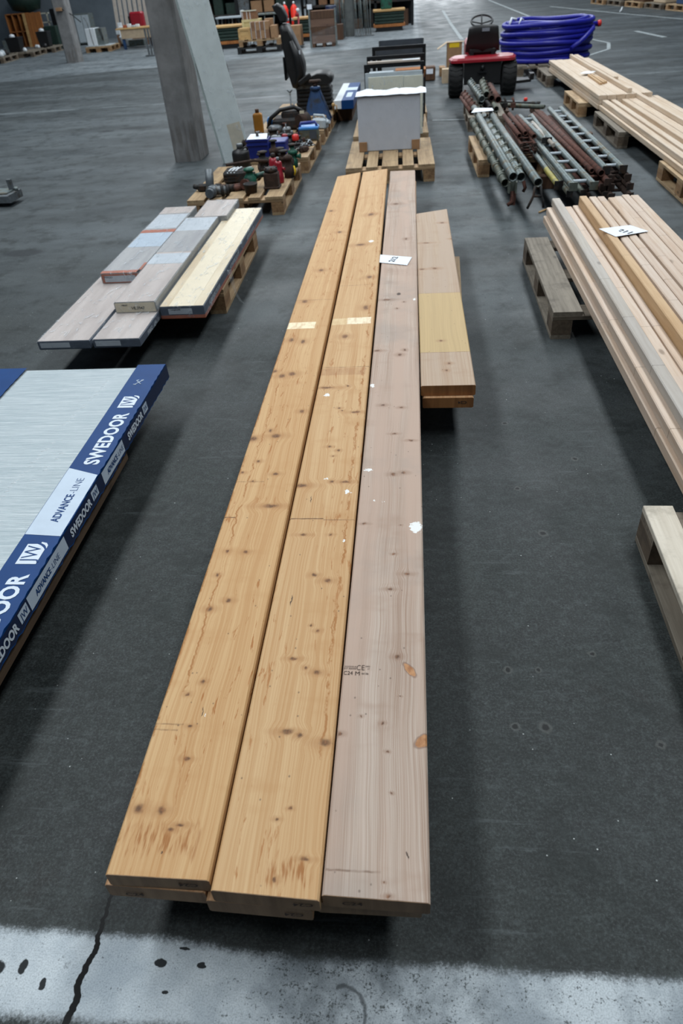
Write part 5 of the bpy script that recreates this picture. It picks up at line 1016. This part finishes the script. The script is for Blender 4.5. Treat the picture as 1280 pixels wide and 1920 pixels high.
for i, (a, b) in enumerate((((.965, 6.95, .302), (.94, 8.0, .302)), ((1.03, 7.05, .302), (1.0, 8.06, .302)), ((1.085, 6.9, .302), (1.055, 7.9, .302)))):
    single('rusty_tube', MB().pipe((0, 0, 0), tuple(Vector(b) - Vector(a)), .020), RUST, ('left', 'middle', 'right')[i] + ' of the three short red-brown tubes on the rusty frame stack', 'tube', a, 0, 'red-brown tubes on the rusty frames')
# long frames
for i, x in enumerate((1.10, 1.30)):
    pass
for k, (y, w) in enumerate(((6.35, .62), (7.85, .62))):
    single('bearer', MB().cham(0, w, 0, .09, 0, .10, .004, 0), W_dark, ('near', 'far')[k] + ' dark timber bearer under the long scaffold frames', 'timber', (1.06 if k == 0 else 1.215, y if k == 0 else 8.0, 0) if True else None, 0, 'bearers under the scaffold frames')
gp = 'rusty scaffold frames under the grey ones'
for k, (xa, xb, ya, z) in enumerate(((1.30, 1.44, 5.60, .125), (1.47, 1.60, 5.55, .125), (1.29, 1.42, 5.64, .173), (1.475, 1.61, 5.62, .173), (1.31, 1.435, 5.58, .221), (1.48, 1.60, 5.68, .221))):
    ladder(('lowest left', 'lowest right', 'middle left', 'middle right', 'upper left', 'upper right')[k] + ' long rusty frame beneath the grey scaffold frames', 'rusty_ladder', xa, xb, ya, 8.25, z, .023, RUST if k in (2, 4) else RUSTD, 7, RUSTD, .0235, gp=gp)
ladder('long grey scaffold frame at the right with nine rungs', 'scaffold_ladder', 1.447, 1.567, 5.72, 8.42, .270, .024, GALV, 9, IRON, .028, 1.452, 1.566, rung=GREYW)
ladder('long grey scaffold frame left of the red-brown tubes', 'scaffold_ladder', 1.155, 1.297, 5.40, 8.20, .245, .025, GALV, 9, GALVD, .028, 1.10, 1.232, rung=GREYW)
ladder('lower grey scaffold frame below the left grey frame', 'scaffold_ladder', 1.16, 1.258, 5.52, 8.1, .169, .022, GALVD, 8, IRON, .022, 1.12, 1.22)
ladder('short grey frame lying on top at the left', 'scaffold_ladder', 1.150, 1.19, 6.75, 7.95, .295, .020, GALV, 4, IRON, .022, 1.09, 1.205, rung=GREYW)
single('pale_rail', MB().tube([(1.195, 6.55, .292), (1.165, 7.6, .292)], .016, 8), W_grey, 'pale worn rail lying on the left grey frame', 'rail')
t = thing('yellowed_tube', 'grey tube with a yellow painted end below the left scaffold frame', 'tube', (1.110, 5.70, .185), 0)
part('tube', MB().pipe((0, 0, 0), (-.03, 1.9, .0), .022), GALV, t); part('painted_end', MB().tube([(-.001, .02, 0), (-.012, .5, 0)], .0228, 12, cap=False), flat('yellow_worn_paint', (150, 140, 60), .6, 0, .2, dirt=(110, 112, 96)), t, 'yellow painted end'); part('end_plate', MB().box(-.032, .032, -.012, 0, -.032, .032), IRON, t)
for i, (a, b, r) in enumerate((((1.402, 5.66, .262), (1.32, 8.32, .262), .024), ((1.415, 6.45, .228), (1.392, 8.5, .228), .018), ((1.352, 5.75, .262), (1.270, 8.25, .262), .018))):
    single('rusty_tube', MB().pipe((0, 0, 0), tuple(Vector(b) - Vector(a)), r), RUST, ('longest', 'farther', 'thin left')[i] + ' red-brown tube lying between the two grey scaffold frames', 'tube', a, 0, 'red-brown tubes between the grey frames')
# bundle of short props on the far pallet
for i, (x0, y0, x1, y1, z, r, mt, rg) in enumerate(((.745, 9.12, .685, 10.3, .20, .036, RUST, 5), (.83, 9.30, .79, 10.7, .275, .034, GALV, 9), (.845, 9.55, .86, 10.6, .205, .034, GALVD, 4), (.915, 9.68, .955, 10.8, .262, .038, GALVD, 4), (.965, 9.55, .985, 10.7, .24, .033, RUSTD, 5), (1.035, 9.46, 1.04, 10.65, .235, .036, RUST, 0), (.785, 9.0, .74, 10.2, .18, .032, GALVD, 0), (.92, 9.2, .93, 10.4, .185, .03, IRON, 0), (.70, 9.15, .655, 10.25, .175, .024, RUST, 0), (.99, 9.2, 1.0, 10.4, .18, .03, GALVD, 0))):
    prop(('red-brown ribbed', 'pale ribbed topmost', 'grey-green middle', 'thick greyish', 'brown ribbed', 'orange-brown smooth', 'lower grey', 'lower black', 'thin brown', 'lower right grey')[i] + ' tube in the bundle behind the grey props', (x0, y0, z), (x1, y1, z), r, mt, [(k + .6) / rg for k in range(rg)], 1.16, 'short tubes in the far bundle', mt)
for i, (a, b, r, mt) in enumerate((((1.09, 9.90, .12), (1.59, 9.55, .12), .022, GALVD), ((1.09, 10.02, .09), (1.60, 9.72, .09), .020, GALVD), ((1.10, 10.14, .12), (1.58, 9.86, .12), .016, STEEL), ((1.10, 10.30, .09), (1.55, 10.05, .09), .016, GALVD))):
    single('cross_tube', MB().pipe((0, 0, 0), tuple(Vector(b) - Vector(a)), r), mt, ('nearest', 'second', 'third', 'farthest')[i] + ' thin grey tube lying crosswise right of the tube bundle', 'tube', a, 0, 'crosswise tubes by the bundle')
single('orange_stopper', MB().lathe([(.022, 0), (.022, .03), (.012, .035)], 10), HIVIS, 'small orange cap on the crosswise tubes', 'cap', (1.42, 9.96, .135))
single('cross_bearer', MB().cham(0, .09, 0, .6, 0, .09, .004), W_dark, 'dark timber under the crosswise tubes', 'timber', (1.10, 9.62, 0), R(-3)); single('cross_bearer', MB().cham(0, .07, 0, .55, 0, .07, .004), W_dark, 'shorter dark timber under the right ends of the crosswise tubes', 'timber', (1.50, 9.55, 0))
t = thing('clamp_pile', 'two upright clamp brackets among the crosswise tubes', 'clamp', (1.14, 9.70, .09))
for k in range(2): part('bracket', MB().tube([(0 + .09 * k, -.02 - .04 * k, 0), (.01 + .09 * k, 0 - .04 * k, .09), (-.01 + .09 * k, .01 - .04 * k, .13)], .014, 6).box(-.03 + .09 * k, .03 + .09 * k, -.05 - .04 * k, -.03 - .04 * k, .03, .08), (IRON, RUST)[k], t)
for k in range(4):
    single('channel_piece', MB().cham(-.12, .12, -.022, .022, 0, .035, .004, 0), (IRON, RUSTD, IRON, IRON)[k], ('first', 'second', 'third', 'fourth')[k] + ' dark channel piece between the tube bundle and the rusty stack', 'channel', (1.08 + .035 * k, 8.25 + .24 * k, .0 if k != 9 else 0), R(-8 + 5 * k), 'dark channel pieces')
single('cord', MB().tube([(.98, 5.66, .008), (1.06, 5.74, .010), (1.17, 5.76, .008), (1.28, 5.7, .008), (1.34, 5.72, .008)], .006, 6), W_crate, 'thin pale cord lying on the floor below the scaffold frames', 'cord')
# ------------------------------------------------------------------ background, left
def crate(name, label, x0, x1, y, d, z0, h, mat, fmat=None, group=None, cat='crate'):
    t = thing(name, label, cat, ((x0 + x1) / 2, y, z0), 0, group); w = (x1 - x0) / 2
    part('box', MB().cham(-w + .01, w - .01, .01, d, 0, h, .004, 2), mat, t)
    fr = fmat or mat; b = min(.05, w * .3)
    part('frame_board', MB().box(-w, w, -.004, .012, 0, b), fr, t); part('frame_board', MB().box(-w, w, -.004, .012, h - b, h), fr, t); part('frame_board', MB().box(-w, -w + b, -.006, .012, 0, h), fr, t); part('frame_board', MB().box(w - b, w, -.006, .012, 0, h), fr, t)
    return t
def shelf_unit(name, label, x0, x1, y, d, h, nb, mat, dark, z=0):
    t = thing(name, label, 'cabinet', (x0, y, z)); W = x1 - x0
    part('back', MB().box(0, W, d - .02, d, 0, h), dark, t)
    for k in range(nb + 1): part('upright', MB().cham(-.02 + W * k / nb, .02 + W * k / nb, 0, d - .02, 0, h, .003, 2), mat, t)
    for z in (.0, h * .45, h - .03): part('shelf', MB().cham(0, W, 0, d - .02, z, z + .03, .003, 0), mat, t)
    return t
shelf_unit('wooden_rack', 'tall dark wooden rack against the far wall at the left', -14.45, -13.75, 29.6, .4, 1.0, 3, W_ply, W_dark)
t = thing('plywood_stack', 'orange-brown plywood panels standing right of the dark rack', 'panels', (-13.72, 29.3, 0))
for k in range(6): part('panel', MB().cham(.115 * k, .115 * k + .105, 0, .05, 0, 1.0 + .01 * (k % 2), .004, 2), W_ply if k > 0 else W_crate, t, None, (0, 0, 0), (R(-4), 0, 0))
t = thing('white_shelving', 'narrow white-framed rack right of the plywood panels', 'rack', (-13.45, 30.2, 0)); part('upright', MB().box(0, .04, 0, .04, 0, .95), CREAM, t); part('upright', MB().box(.26, .30, 0, .04, 0, .95), CREAM, t)
for z in (.0, .35, .65, .92): part('shelf', MB().box(0, .3, 0, .2, z, z + .03), CREAM, t)
single('dark_green_bundle', MB().lathe([(.05, 0), (.5, .1), (.62, .45), (.45, .8), (.1, 1.0)], 9), DGREEN, 'dark green tarpaulin bundle piled above the plywood panels', 'bundle', (-13.9, 30.3, .98))
single('dark_locker', MB().cham(-.1, .22, 0, .3, 0, 1.05, .004, 2), BLACK, 'tall black locker behind the far left pillar', 'locker', (-12.85, 30.0, 0))
pallet('far left pallet of scrap at the frame edge', -12.45, 22.9, R(5), mats=OLD); pallet('far left pallet under the black bin', -12.25, 24.5, R(4), mats=OLD); pallet('pallet under the second black bin at the far left', -12.15, 25.75, R(4), W=.85, mats=OLD)
def bin_(label, x, y, w, h, mat, z=.145, bag=True):
    t = thing('waste_bin', label, 'bin', (x, y, z), R(4))
    part('body', MB().add([(-w * .42, -w * .42, 0), (w * .42, -w * .42, 0), (w * .42, w * .42, 0), (-w * .42, w * .42, 0), (-w / 2, -w / 2, h), (w / 2, -w / 2, h), (w / 2, w / 2, h), (-w / 2, w / 2, h)], [(0, 3, 2, 1), (4, 5, 6, 7), (0, 1, 5, 4), (1, 2, 6, 5), (2, 3, 7, 6), (3, 0, 4, 7)]), mat, t)
    part('rim', MB().cham(-w * .52, w * .52, -w * .52, w * .52, h - .02, h + .015, .006), mat, t)
    if bag: part('white_bag', MB().lathe([(.02, 0), (.09, .01), (.07, .07), (.02, .09)], 9, Tz((.0, -.1, h + .01))), WHITE, t)
bin_('black bin with a white bag on its rim at the far left', -12.1, 24.9, .40, .36, BLKPL); bin_('second black bin with a white bag, before the dark green one', -11.75, 26.3, .36, .40, BLKPL)
single('green_container', MB().rbox(-.22, .22, -.2, .2, 0, .64, .03, 2), DGREEN, 'dark green container behind the second black bin', 'container', (-11.98, 27.6, 0)); 
single('grey_board', MB().cham(-.5, .0, 0, .03, 0, .40, .004, 0), GALV, 'light grey sheet leaning at the far left frame edge', 'sheet', (-12.35, 25.6, .02), 0)
random.seed(9)
lab9 = ['crumpled white bag by the first black bin', 'brown carton piece at the far left edge', 'white plastic piece right of the first black bin', 'dark scrap between the two black bins', 'grey box on the far left pallet', 'small white can between the black bins', 'beige scrap box left of the first bin', 'pale rag on the pallet between the bins', 'dark coil on the far left pallet']
for i, (x, y, r, mt) in enumerate(((-11.85, 23.3, .09, WHITE), (-12.2, 23.3, .12, W_box), (-11.78, 24.75, .07, WHITE), (-11.62, 25.9, .08, BLKPL), (-11.95, 23.6, .10, GREYW), (-11.95, 26.0, .06, WHITE), (-12.3, 23.0, .1, W_crate), (-11.85, 25.9, .06, WHITE), (-11.95, 23.85, .09, IRON))):
    single('scrap_piece', MB().lathe([(r * .6, 0), (r, r * .3), (r * .8, r * 1.1), (r * .3, r * 1.5)], 7), mt, lab9[i], 'scrap', (x, y, .1455), 0, 'scrap on the far left pallets')
t = thing('pillar_box', 'small brown switch box strapped on the far left pillar', 'switch box', (-9.03, 21.50, 1.14)); part('box', MB().cham(-.07, .07, 0, .10, 0, .07, .004, 0), W_box, t); part('cable', MB().tube([(.07, .05, .04), (.2, .3, -.1), (.32, .5, -.28)], .012, 6), BLKPL, t)
t = thing('leaning_sheet', 'orange-brown panel leaning at the wall right of the far left pillar', 'panel', (-11.87, 29.0, 0), 0, None, (R(-3), 0, 0)); part('panel', MB().cham(-.1, .1, 0, .04, 0, .76, .004, 2), W_ply, t); part('cross_strip', MB().box(-.1, .1, -.006, 0, .50, .53), W_crate, t)
t = thing('grey_locker', 'pale grey locker against the far wall', 'locker', (-11.15, 28.3, .05)); part('body', MB().cham(-.27, .27, 0, .4, 0, .83, .006, 2), GALV, t); part('door', MB().box(-.25, -.01, -.008, 0, .03, .80), GREYW, t); part('door', MB().box(.01, .25, -.008, 0, .03, .80), GREYW, t); part('base', MB().box(-.27, .27, .02, .4, -.05, 0), BLACK, t)
pallet('pallet under the white machine cabinet in the far left background', -9.80, 24.6, R(3), L=1.0, W=.78)
t = thing('white_machine', 'white machine cabinet with hanging cables on a pallet', 'machine', (-9.62, 24.75, .145), R(3)); part('cabinet', MB().rbox(-.13, .17, 0, .5, .02, .45, .015, 2), WHITE, t); part('side_cabinet', MB().cham(.17, .38, .05, .5, .02, .44, .006, 2), GALV, t); part('base_tray', MB().cham(-.18, .55, -.05, .6, 0, .02, .004, 0), GREYW, t)
part('cable', MB().tube([(.03, -.004, .45), (.035, -.012, .3), (.05, -.012, .1), (.06, -.012, .03)], .007, 6), BLKPL, t)
for k in range(3): part('cable', MB().tube([(.30 + .02 * k, .03, .44), (.33 + .03 * k, .02, .3 - .03 * k), (.36, .02, .12)], .006, 6), BLKPL, t)
part('arm', MB().tube([(-.05, .2, .45), (-.10, .3, .62), (-.16, .3, .72)], .014, 6), STEEL, t)
t = thing('washbasin', 'white washbasin lying on a stand left of the bench', 'basin', (-8.95, 26.0, .02)); part('bowl', MB().lathe([(.08, .0), (.16, .08), (.2, .22), (.21, .27), (.18, .27), (.06, .1)], 16), WHITE, t); part('splash_panel', MB().cham(-.22, -.10, .1, .16, .22, .62, .006, 2), WHITE, t); part('trolley', MB().box(-.2, .3, -.05, .3, .02, .06), BLACK, t)
single('white_tank', MB().rbox(-.16, .16, -.1, .1, 0, .14, .03, 2), WHITE, 'white ceramic tank above the washbasin', 'tank', (-9.22, 26.46, .31)); single('tank_stand', MB().cham(-.14, .14, -.1, .1, 0, .305, .005, 2), W_box2, 'brown carton under the white ceramic tank', 'carton', (-9.22, 26.46, 0))
t = thing('bench', 'wooden bench with a pale front panel and blue-grey legs in the far background', 'bench', (-8.28, 24.9, 0)); part('top', MB().cham(-.55, .72, -.05, .6, .50, .535, .004, 0), W_crate, t); part('front_panel', MB().cham(-.42, .70, -.02, .02, .27, .50, .004, 0), F, t)
for x in (-.38, .62): part('leg', MB().cham(x - .04, x + .04, 0, .06, 0, .5, .004, 2), JACK, t)
t = thing('trestle', 'blue-grey steel trestle standing left of the pillar', 'trestle', (-6.95, 22.0, 0))
for k in range(3): part('post', MB().cham(-.1 + .08 * k, -.06 + .08 * k, 0, .04, .02, .62, .003, 2), STEEL, t)
part('foot', MB().cham(-.16, .16, -.08, .1, 0, .03, .004, 0), STEEL, t)
single('plastic_crate', MB().rbox(-.25, .25, -.15, .15, 0, .17, .02, 2), GALV, 'grey plastic crate under the bench', 'crate', (-8.5, 25.7, .03)); single('blue_crate', MB().rbox(-.1, .1, -.1, .1, 0, .22, .02, 2), NAVYD, 'dark blue crate at the right end under the bench', 'crate', (-7.95, 25.7, 0))
t = thing('red_machine', 'red rounded machine behind the bench', 'machine', (-8.65, 26.6, .45)); part('body', MB().rbox(-.22, .22, -.15, .15, 0, .42, .08, 4), RED, t); part('handle', MB().tube([(.02, -.16, .08), (.08, -.17, .02)], .012, 6), WHITE, t); part('black_side', MB().box(-.27, -.22, -.1, .1, .12, .32), BLKPL, t)
single('machine_table', MB().cham(-.4, .4, -.2, .2, 0, .45, .01, 2), W_box2, 'brown carton under the red machine behind the bench', 'carton', (-8.65, 26.6, 0))
lab = ['first', 'second', 'third', 'fourth', 'fifth', 'sixth', 'seventh', 'eighth']
for k in range(8): single('leaning_plank', MB().cham(-.055, .055, 0, .03, 0, 1.45, .003, 2), W_grey, lab[k] + ' from the left of the pale planks leaning on the far wall', 'plank', (-9.52 + .165 * k, 27.0, 0), 0, 'pale planks leaning on the far wall', (R(-12), 0, 0))
for k in range(5): single('bench_item', MB().rbox(-.06, .06, -.05, .05, 0, .05 + .02 * (k % 3), .02, 2), (WHITE, BX_OR, WHITE, GREYW, WHITE)[k], ('white packet at the left end of the bench', 'orange packet on the bench', 'white packet in the middle of the bench', 'grey packet on the bench', 'white heap before the red machine')[k], 'packet', (-8.72 + .13 * k, 25.1, .5355), 0, 'packets on the bench')
t = thing('steel_workbench', 'grey steel frame on the floor at the left frame edge', 'frame', (-4.02, 6.80, 0), R(-2)); part('channel', MB().cham(-.5, .30, -.16, .1, .035, .10, .004, 0), STEEL, t); part('top_plate', MB().cham(-.5, .26, -.10, .1, .10, .112, .003, 0), GALV, t); part('post', MB().cham(.22, .26, .02, .06, .11, .20, .003, 2), STEEL, t); part('bolt', MB().lathe([(.018, 0), (.018, .03)], 8, Tz((.285, .04, .10))), GALV, t); part('skid', MB().cham(-.5, -.02, -.1, .0, 0, .035, .003, 0), W_blk, t)
# ------------------------------------------------------------------ background, middle
pallet('black plastic pallet below the crate pallet', -4.30, 20.6, R(2.5), L=.8, W=1.1, mats=(BLKPL, BLKPL, BLKPL)); pallet('wooden pallet loaded with crates and strapped cartons', -4.25, 20.65, R(2.5), L=.8, W=1.05, z=.1455)
crate('wooden_crate', 'small framed wooden crate at the left of the crate pallet', -4.24, -3.93, 20.68, .35, .291, .235, W_crate, W_crate); 
crate('wooden_crate', 'pale wooden crate behind the small framed one', -4.20, -3.72, 21.1, .3, .291, .39, flat('pale_crate_wood', (192, 178, 126), .7, 0, .1), flat('pale_crate_frame', (200, 188, 140), .7, 0, .08))
Bc = 0
for k in range(2):
    for j in range(4):
        t = thing('strapped_carton', ('lower', 'upper')[k] + ' row, ' + ('first', 'second', 'third', 'last')[j] + ' brown carton with white straps on the crate pallet', 'carton', (-3.91 + .115 * j + .05, 20.70, .291 + .175 * k), 0, 'strapped cartons on the crate pallet')
        part('box', MB().cham(-.054, .054, 0, .32, 0, .172, .003, 2), W_box2 if (j + k) % 2 else W_box, t); part('strap', MB().box(-.056, -.048, -.002, .321, 0, .1735), WHITE, t, 'white strap')
single('brown_carton', MB().cham(-.075, .075, 0, .3, 0, .25, .003, 2), W_box, 'brown carton at the right end of the crate pallet', 'carton', (-3.355, 20.72, .291))
single('brown_carton', MB().cham(-.1, .1, 0, .25, 0, .2, .003, 2), W_box, 'brown carton on top behind the strapped cartons', 'carton', (-3.52, 21.08, .47)); single('dark_carton', MB().cham(-.11, .11, 0, .25, 0, .177, .003, 2), W_box2, 'dark carton below it at the back of the crate pallet', 'carton', (-3.52, 21.08, .2915))
t = thing('long_carton', 'wide brown carton with white straps on top of the pale crate', 'carton', (-4.0, 21.12, .6825)); part('box', MB().cham(-.19, .19, 0, .25, 0, .17, .004, 2), W_box2, t)
for x in (-.17, -.06, .02): part('strap', MB().box(x, x + .014, -.002, .251, 0, .172), WHITE, t, 'white strap')
part('strip', MB().box(-.2, .2, -.02, -.004, .165, .185), CREAM, t)
def spool_stack(name, label, x, y, w, h, z0=0):
    t = thing(name, label, 'stack', (x, y, z0), R(2))
    part('pallet_base', MB().box(-w * .42, w * .42, .0, .6, 0, .10), BLACK, t); part('wood_layer', MB().cham(-w / 2, w / 2, -.02, .6, .10, .17, .004, 0), W_ply, t)
    nrow = 4; hh = (h - .22) / nrow
    for k in range(nrow): part('green_bar', MB().cham(-w * .46 + .01 * (k % 2), w * .46 + .01 * (k % 2), 0, .6, .172 + hh * k, .168 + hh * (k + 1), .02, 0), DGREEN, t)
    part('wood_top', MB().cham(-w * .5, w * .5, -.03, .62, h - .05, h, .008, 0), W_crate, t); return t
spool_stack('green_steel_stack', 'stack of dark green steel on wood, right of the leaning board in the background', -4.95, 22.6, .95, .52); spool_stack('green_steel_stack', 'stack of dark green steel with a wooden top by the aisle', -.58, 24.7, .92, .52)
spool_stack('green_steel_stack', 'stack of dark green steel behind the brown wrapped crate', -2.85, 23.2, .7, .55)
t = thing('wrapped_pallet', 'brown board crate with grey steel edges and a film skirt, mid background', 'crate', (-2.15, 21.05, 0), R(2.5))
for k in range(4): part('board', MB().cham(-.32, .32, 0, .03, .08 + .17 * k, .08 + .17 * k + .165, .004, 0), W_dark if k % 2 else wood('brown_crate_board', (120, 92, 74), (86, 62, 50), 0), t)
part('box', MB().box(-.31, .31, .03, .6, .08, .74), W_box2, t)
for x in (-.35, .30): part('edge_post', MB().cham(x, x + .045, -.02, .03, 0, .79, .004, 2), GALV, t)
for x in (-.26, .0, .24): part('foot', MB().box(x - .04, x + .04, .0, .5, 0, .08), W_dark, t)
part('film_skirt', MB().add([(-.3, -.03, .30), (.33, -.03, .44), (.38, -.03, .06), (-.28, -.03, .09), (-.3, -.024, .30), (.33, -.024, .44), (.38, -.024, .06), (-.28, -.024, .09)], [(0, 3, 2, 1), (4, 5, 6, 7), (0, 1, 5, 4), (1, 2, 6, 5), (2, 3, 7, 6), (3, 0, 4, 7)]), CLING3, t)
single('notice', MB().cham(-.06, .06, 0, .01, 0, .10, .001, 0), PAPER, 'white notice standing on the left corner of the brown board crate', 'notice', (-2.46, 21.1, .791))
single('brown_carton', MB().cham(-.2, .2, 0, .4, 0, .20, .004, 2), W_box, 'upper of two wide brown cartons behind the driver seat', 'carton', (-2.95, 21.3, .275)); single('brown_carton', MB().cham(-.2, .2, 0, .4, 0, .22, .004, 2), W_box, 'lower of two wide brown cartons behind the driver seat', 'carton', (-2.95, 21.3, .0545)); single('low_trolley', MB().box(-.22, .22, -.02, .42, .03, .054).box(-.2, -.16, 0, .04, 0, .03).box(.16, .2, 0, .04, 0, .03), STEEL, 'low grey trolley under the two wide brown cartons', 'trolley', (-2.95, 21.3, 0))
t = thing('rack_post_set', 'group of leaning galvanised posts left of the middle pillar', 'posts', (-1.90, 23.4, 0))
random.seed(31)
for k in range(7): part('post', MB().tube([(-.10 + .035 * k, .05 * (k % 3), 0), (-.12 + .035 * k + random.uniform(-.02, .02), .15 + .05 * (k % 3), 1.35)], .014, 6), GALV if k != 3 else RUST, t)
t = thing('rack_post_set', 'group of leaning galvanised posts right of the middle pillar', 'posts', (-1.28, 23.5, 0))
for k in range(9): part('post', MB().tube([(-.20 + .05 * k, .05 * (k % 3), 0), (-.24 + .05 * k + random.uniform(-.05, .05), .15 + .05 * (k % 3), 1.35)], .014, 6), GALV, t)
part('base', MB().cham(-.25, .3, -.05, .25, 0, .02, .004, 0), STEEL, t)
# dark storage racks closing the view behind, full of stored goods
def rack(label, x0, x1, y, h, seed):
    random.seed(seed); t = thing('storage_rack', label, 'rack', ((x0 + x1) / 2, y, 0)); W = x1 - x0; n = max(1, round(W / 1.3))
    for k in range(n + 1): part('upright', MB().cham(-W / 2 + W * k / n - .04, -W / 2 + W * k / n + .04, 0, .08, 0, h, .004, 2), BLACK, t); 
    for z in (.62, 1.25, 1.9):
        if z < h: part('shelf', MB().cham(-W / 2, W / 2, 0, .9, z, z + .06, .004, 0), IRON, t)
    part('back_mesh', MB().box(-W / 2, W / 2, .9, .93, 0, h), BLACK, t)
    return t
rack('dark storage rack in the background right of the leaning board', -6.6, -3.4, 24.6, 2.4, 1); rack('dark storage rack behind the orange safety vests', -3.3, .1, 26.4, 2.4, 2)
random.seed(77)
cols = [(W_dark, 'dark brown'), (RUSTD, 'rust-brown'), (IRON, 'black'), (W_box2, 'brown'), (DGREEN, 'dark green'), (STEEL, 'grey'), (W_box, 'tan')]
i = 0
wd = ['first', 'second', 'third', 'fourth', 'fifth', 'sixth', 'seventh', 'eighth', 'ninth', 'tenth']
for rk, (x0, x1, y, nn) in enumerate(((-6.5, -3.5, 24.75, 8), (-3.2, 0., 26.55, 9))):
    for s_, z in enumerate((0, .6805, 1.3105)):
        for k in range(nn):
            w = (x1 - x0) / nn * random.uniform(.7, .92) / 2; mt, nm = cols[random.randrange(7)]; hh = random.uniform(.25, .5)
            single('stored_box', MB().cham(-w, w, 0, .5, 0, hh, .012, 2), mt, nm + ' box, ' + wd[k] + ' from the left on the ' + ('floor', 'first shelf', 'second shelf')[s_] + ' of the ' + ('left', 'right')[rk] + ' dark rack', 'box', (x0 + (x1 - x0) * (k + .5) / nn, y, z + .0005), 0, 'boxes stored in the dark racks')
for k in range(4): single('white_can', MB().lathe([(.05, 0), (.05, .1), (.03, .12)], 10), WHITE, ('leftmost', 'second', 'third', 'rightmost')[k] + ' small white can before the left dark rack', 'can', (-4.75 + .11 * k, 23.4, .5215 if k < 0 else .0), 0, 'white cans by the left rack')
t = thing('steel_table', 'grey steel table with bundles of laths under it, behind the dark green stack', 'table', (-5.0, 23.9, 0)); part('top', MB().cham(-.5, .35, 0, .5, .62, .66, .004, 0), GREYW, t)
for x in (-.48, .30): part('leg', MB().box(x, x + .05, 0, .05, 0, .62), STEEL, t)
for k in range(7): part('lath', MB().tube([(-.4 + .1 * k, .1, 0), (-.36 + .1 * k, .2, .61)], .02, 6), (W_grey, W_dark, GALV)[k % 3], t)
single('white_meter', MB().rbox(-.05, .05, -.05, .05, 0, .12, .02, 2), WHITE, 'small white box on the grey steel table', 'box', (-4.75, 24.1, .661))
t = thing('steel_trestle_table', 'pale steel trestle behind the crate pallet', 'trestle', (-3.75, 22.3, 0)); part('top', MB().cham(-.45, .45, 0, .1, .70, .74, .004, 0), GALV, t)
for x in (-.4, -.1, .15, .4): part('leg', MB().tube([(x - .06, .05, 0), (x + .04, .05, .70)], .016, 6), GALV, t)
for k, (x, lab) in enumerate(((-3.62, 'left'), (-3.36, 'right'))):
    t = thing('gas_cylinder', lab + ' orange-red cylinder in the background above the driver seat', 'cylinder', (x + .12, 24.0, .0), 0, 'orange-red cylinders'); part('body', MB().lathe([(.09, 0), (.095, .02), (.095, .72 if k == 0 else .74), (.06, .80), (.03, .83)], 14), HIVIS, t); part('band', MB().lathe([(.097, .45), (.097, .52)], 14), GREYW, t); part('valve', MB().lathe([(.02, .83), (.03, .86), (.02, .90)], 8), WHITE, t)
single('red_tool', MB().tube([(0, 0, 0), (.03, 0, .60)], .025, 8).lathe([(.05, .6), (.05, .66), (.02, .7)], 10), RED, 'dark red post tool with a white knob behind the two brown cartons', 'tool', (-2.98, 22.6, 0)); single('white_ball', MB().lathe([(.03, 0), (.05, .04), (.03, .08)], 10), WHITE, 'white knob on top of the dark red post tool', 'knob', (-2.955, 22.6, .7015))
for k in range(3): single('tan_carton', MB().cham(-.16, .16, 0, .3, 0, .33 + .05 * k, .004, 2), (W_box, W_box2, W_ply)[k], ('left', 'middle', 'right')[k] + ' of the tan cartons behind the orange-red cylinders', 'carton', (-3.35 + .37 * k, 24.8, .0), 0, 'tan cartons behind the cylinders')
single('green_machine', MB().rbox(-.16, .16, -.2, .2, 0, .26, .04, 3), GREEN, 'green machine standing on top of the dark green stack by the aisle', 'machine', (-.66, 25.0, .5205))
single('blue_drum', MB().lathe([(.14, 0), (.15, .02), (.15, .4), (.14, .42)], 14), NAVYD, 'dark blue drum above the brown board crate', 'drum', (-2.1, 23.0, .35)); single('drum_stand', MB().cham(-.3, .3, -.2, .2, 0, .349, .005, 2), W_dark, 'dark crate under the blue drum', 'crate', (-2.1, 23.0, 0))
# ------------------------------------------------------------------ background, right
for i in range(5):
    x = 7.35 - .25 * i + .1; y = 23.9 + 1.35 * i
    pallet(('first', 'second', 'third', 'fourth', 'fifth')[i] + ' from the right of the pallets along the far right', x, y, R(8), mats=OLD if i % 2 else None)
    t = thing('pallet_load', ('blue-grey', 'pale', 'brown', 'black', 'dark green')[i] + ' load standing on the ' + ('first', 'second', 'third', 'fourth', 'fifth')[i] + ' pallet from the right in the far right row', 'load', (x + .36, y + .5, .1455), R(8), 'loads on the far right pallets')
    part('body', MB().rbox(-.32, .32, -.4, .4, 0, .45, .04, 2), (JACK, F, W_dark, BLACK, DGREEN)[i], t); part('top', MB().rbox(-.28, .28, -.35, .35, .451, .52, .04, 2), (GALV, W_crate, W_box, IRON, IRON)[i], t)
single('white_strap', MB().tube([(0, 0, .01), (.06, .1, .03), (.10, .2, .10)], .02, 6), WHITE, 'white strap end lying on the floor before the far right pallets', 'strap', (6.15, 25.6, 0))
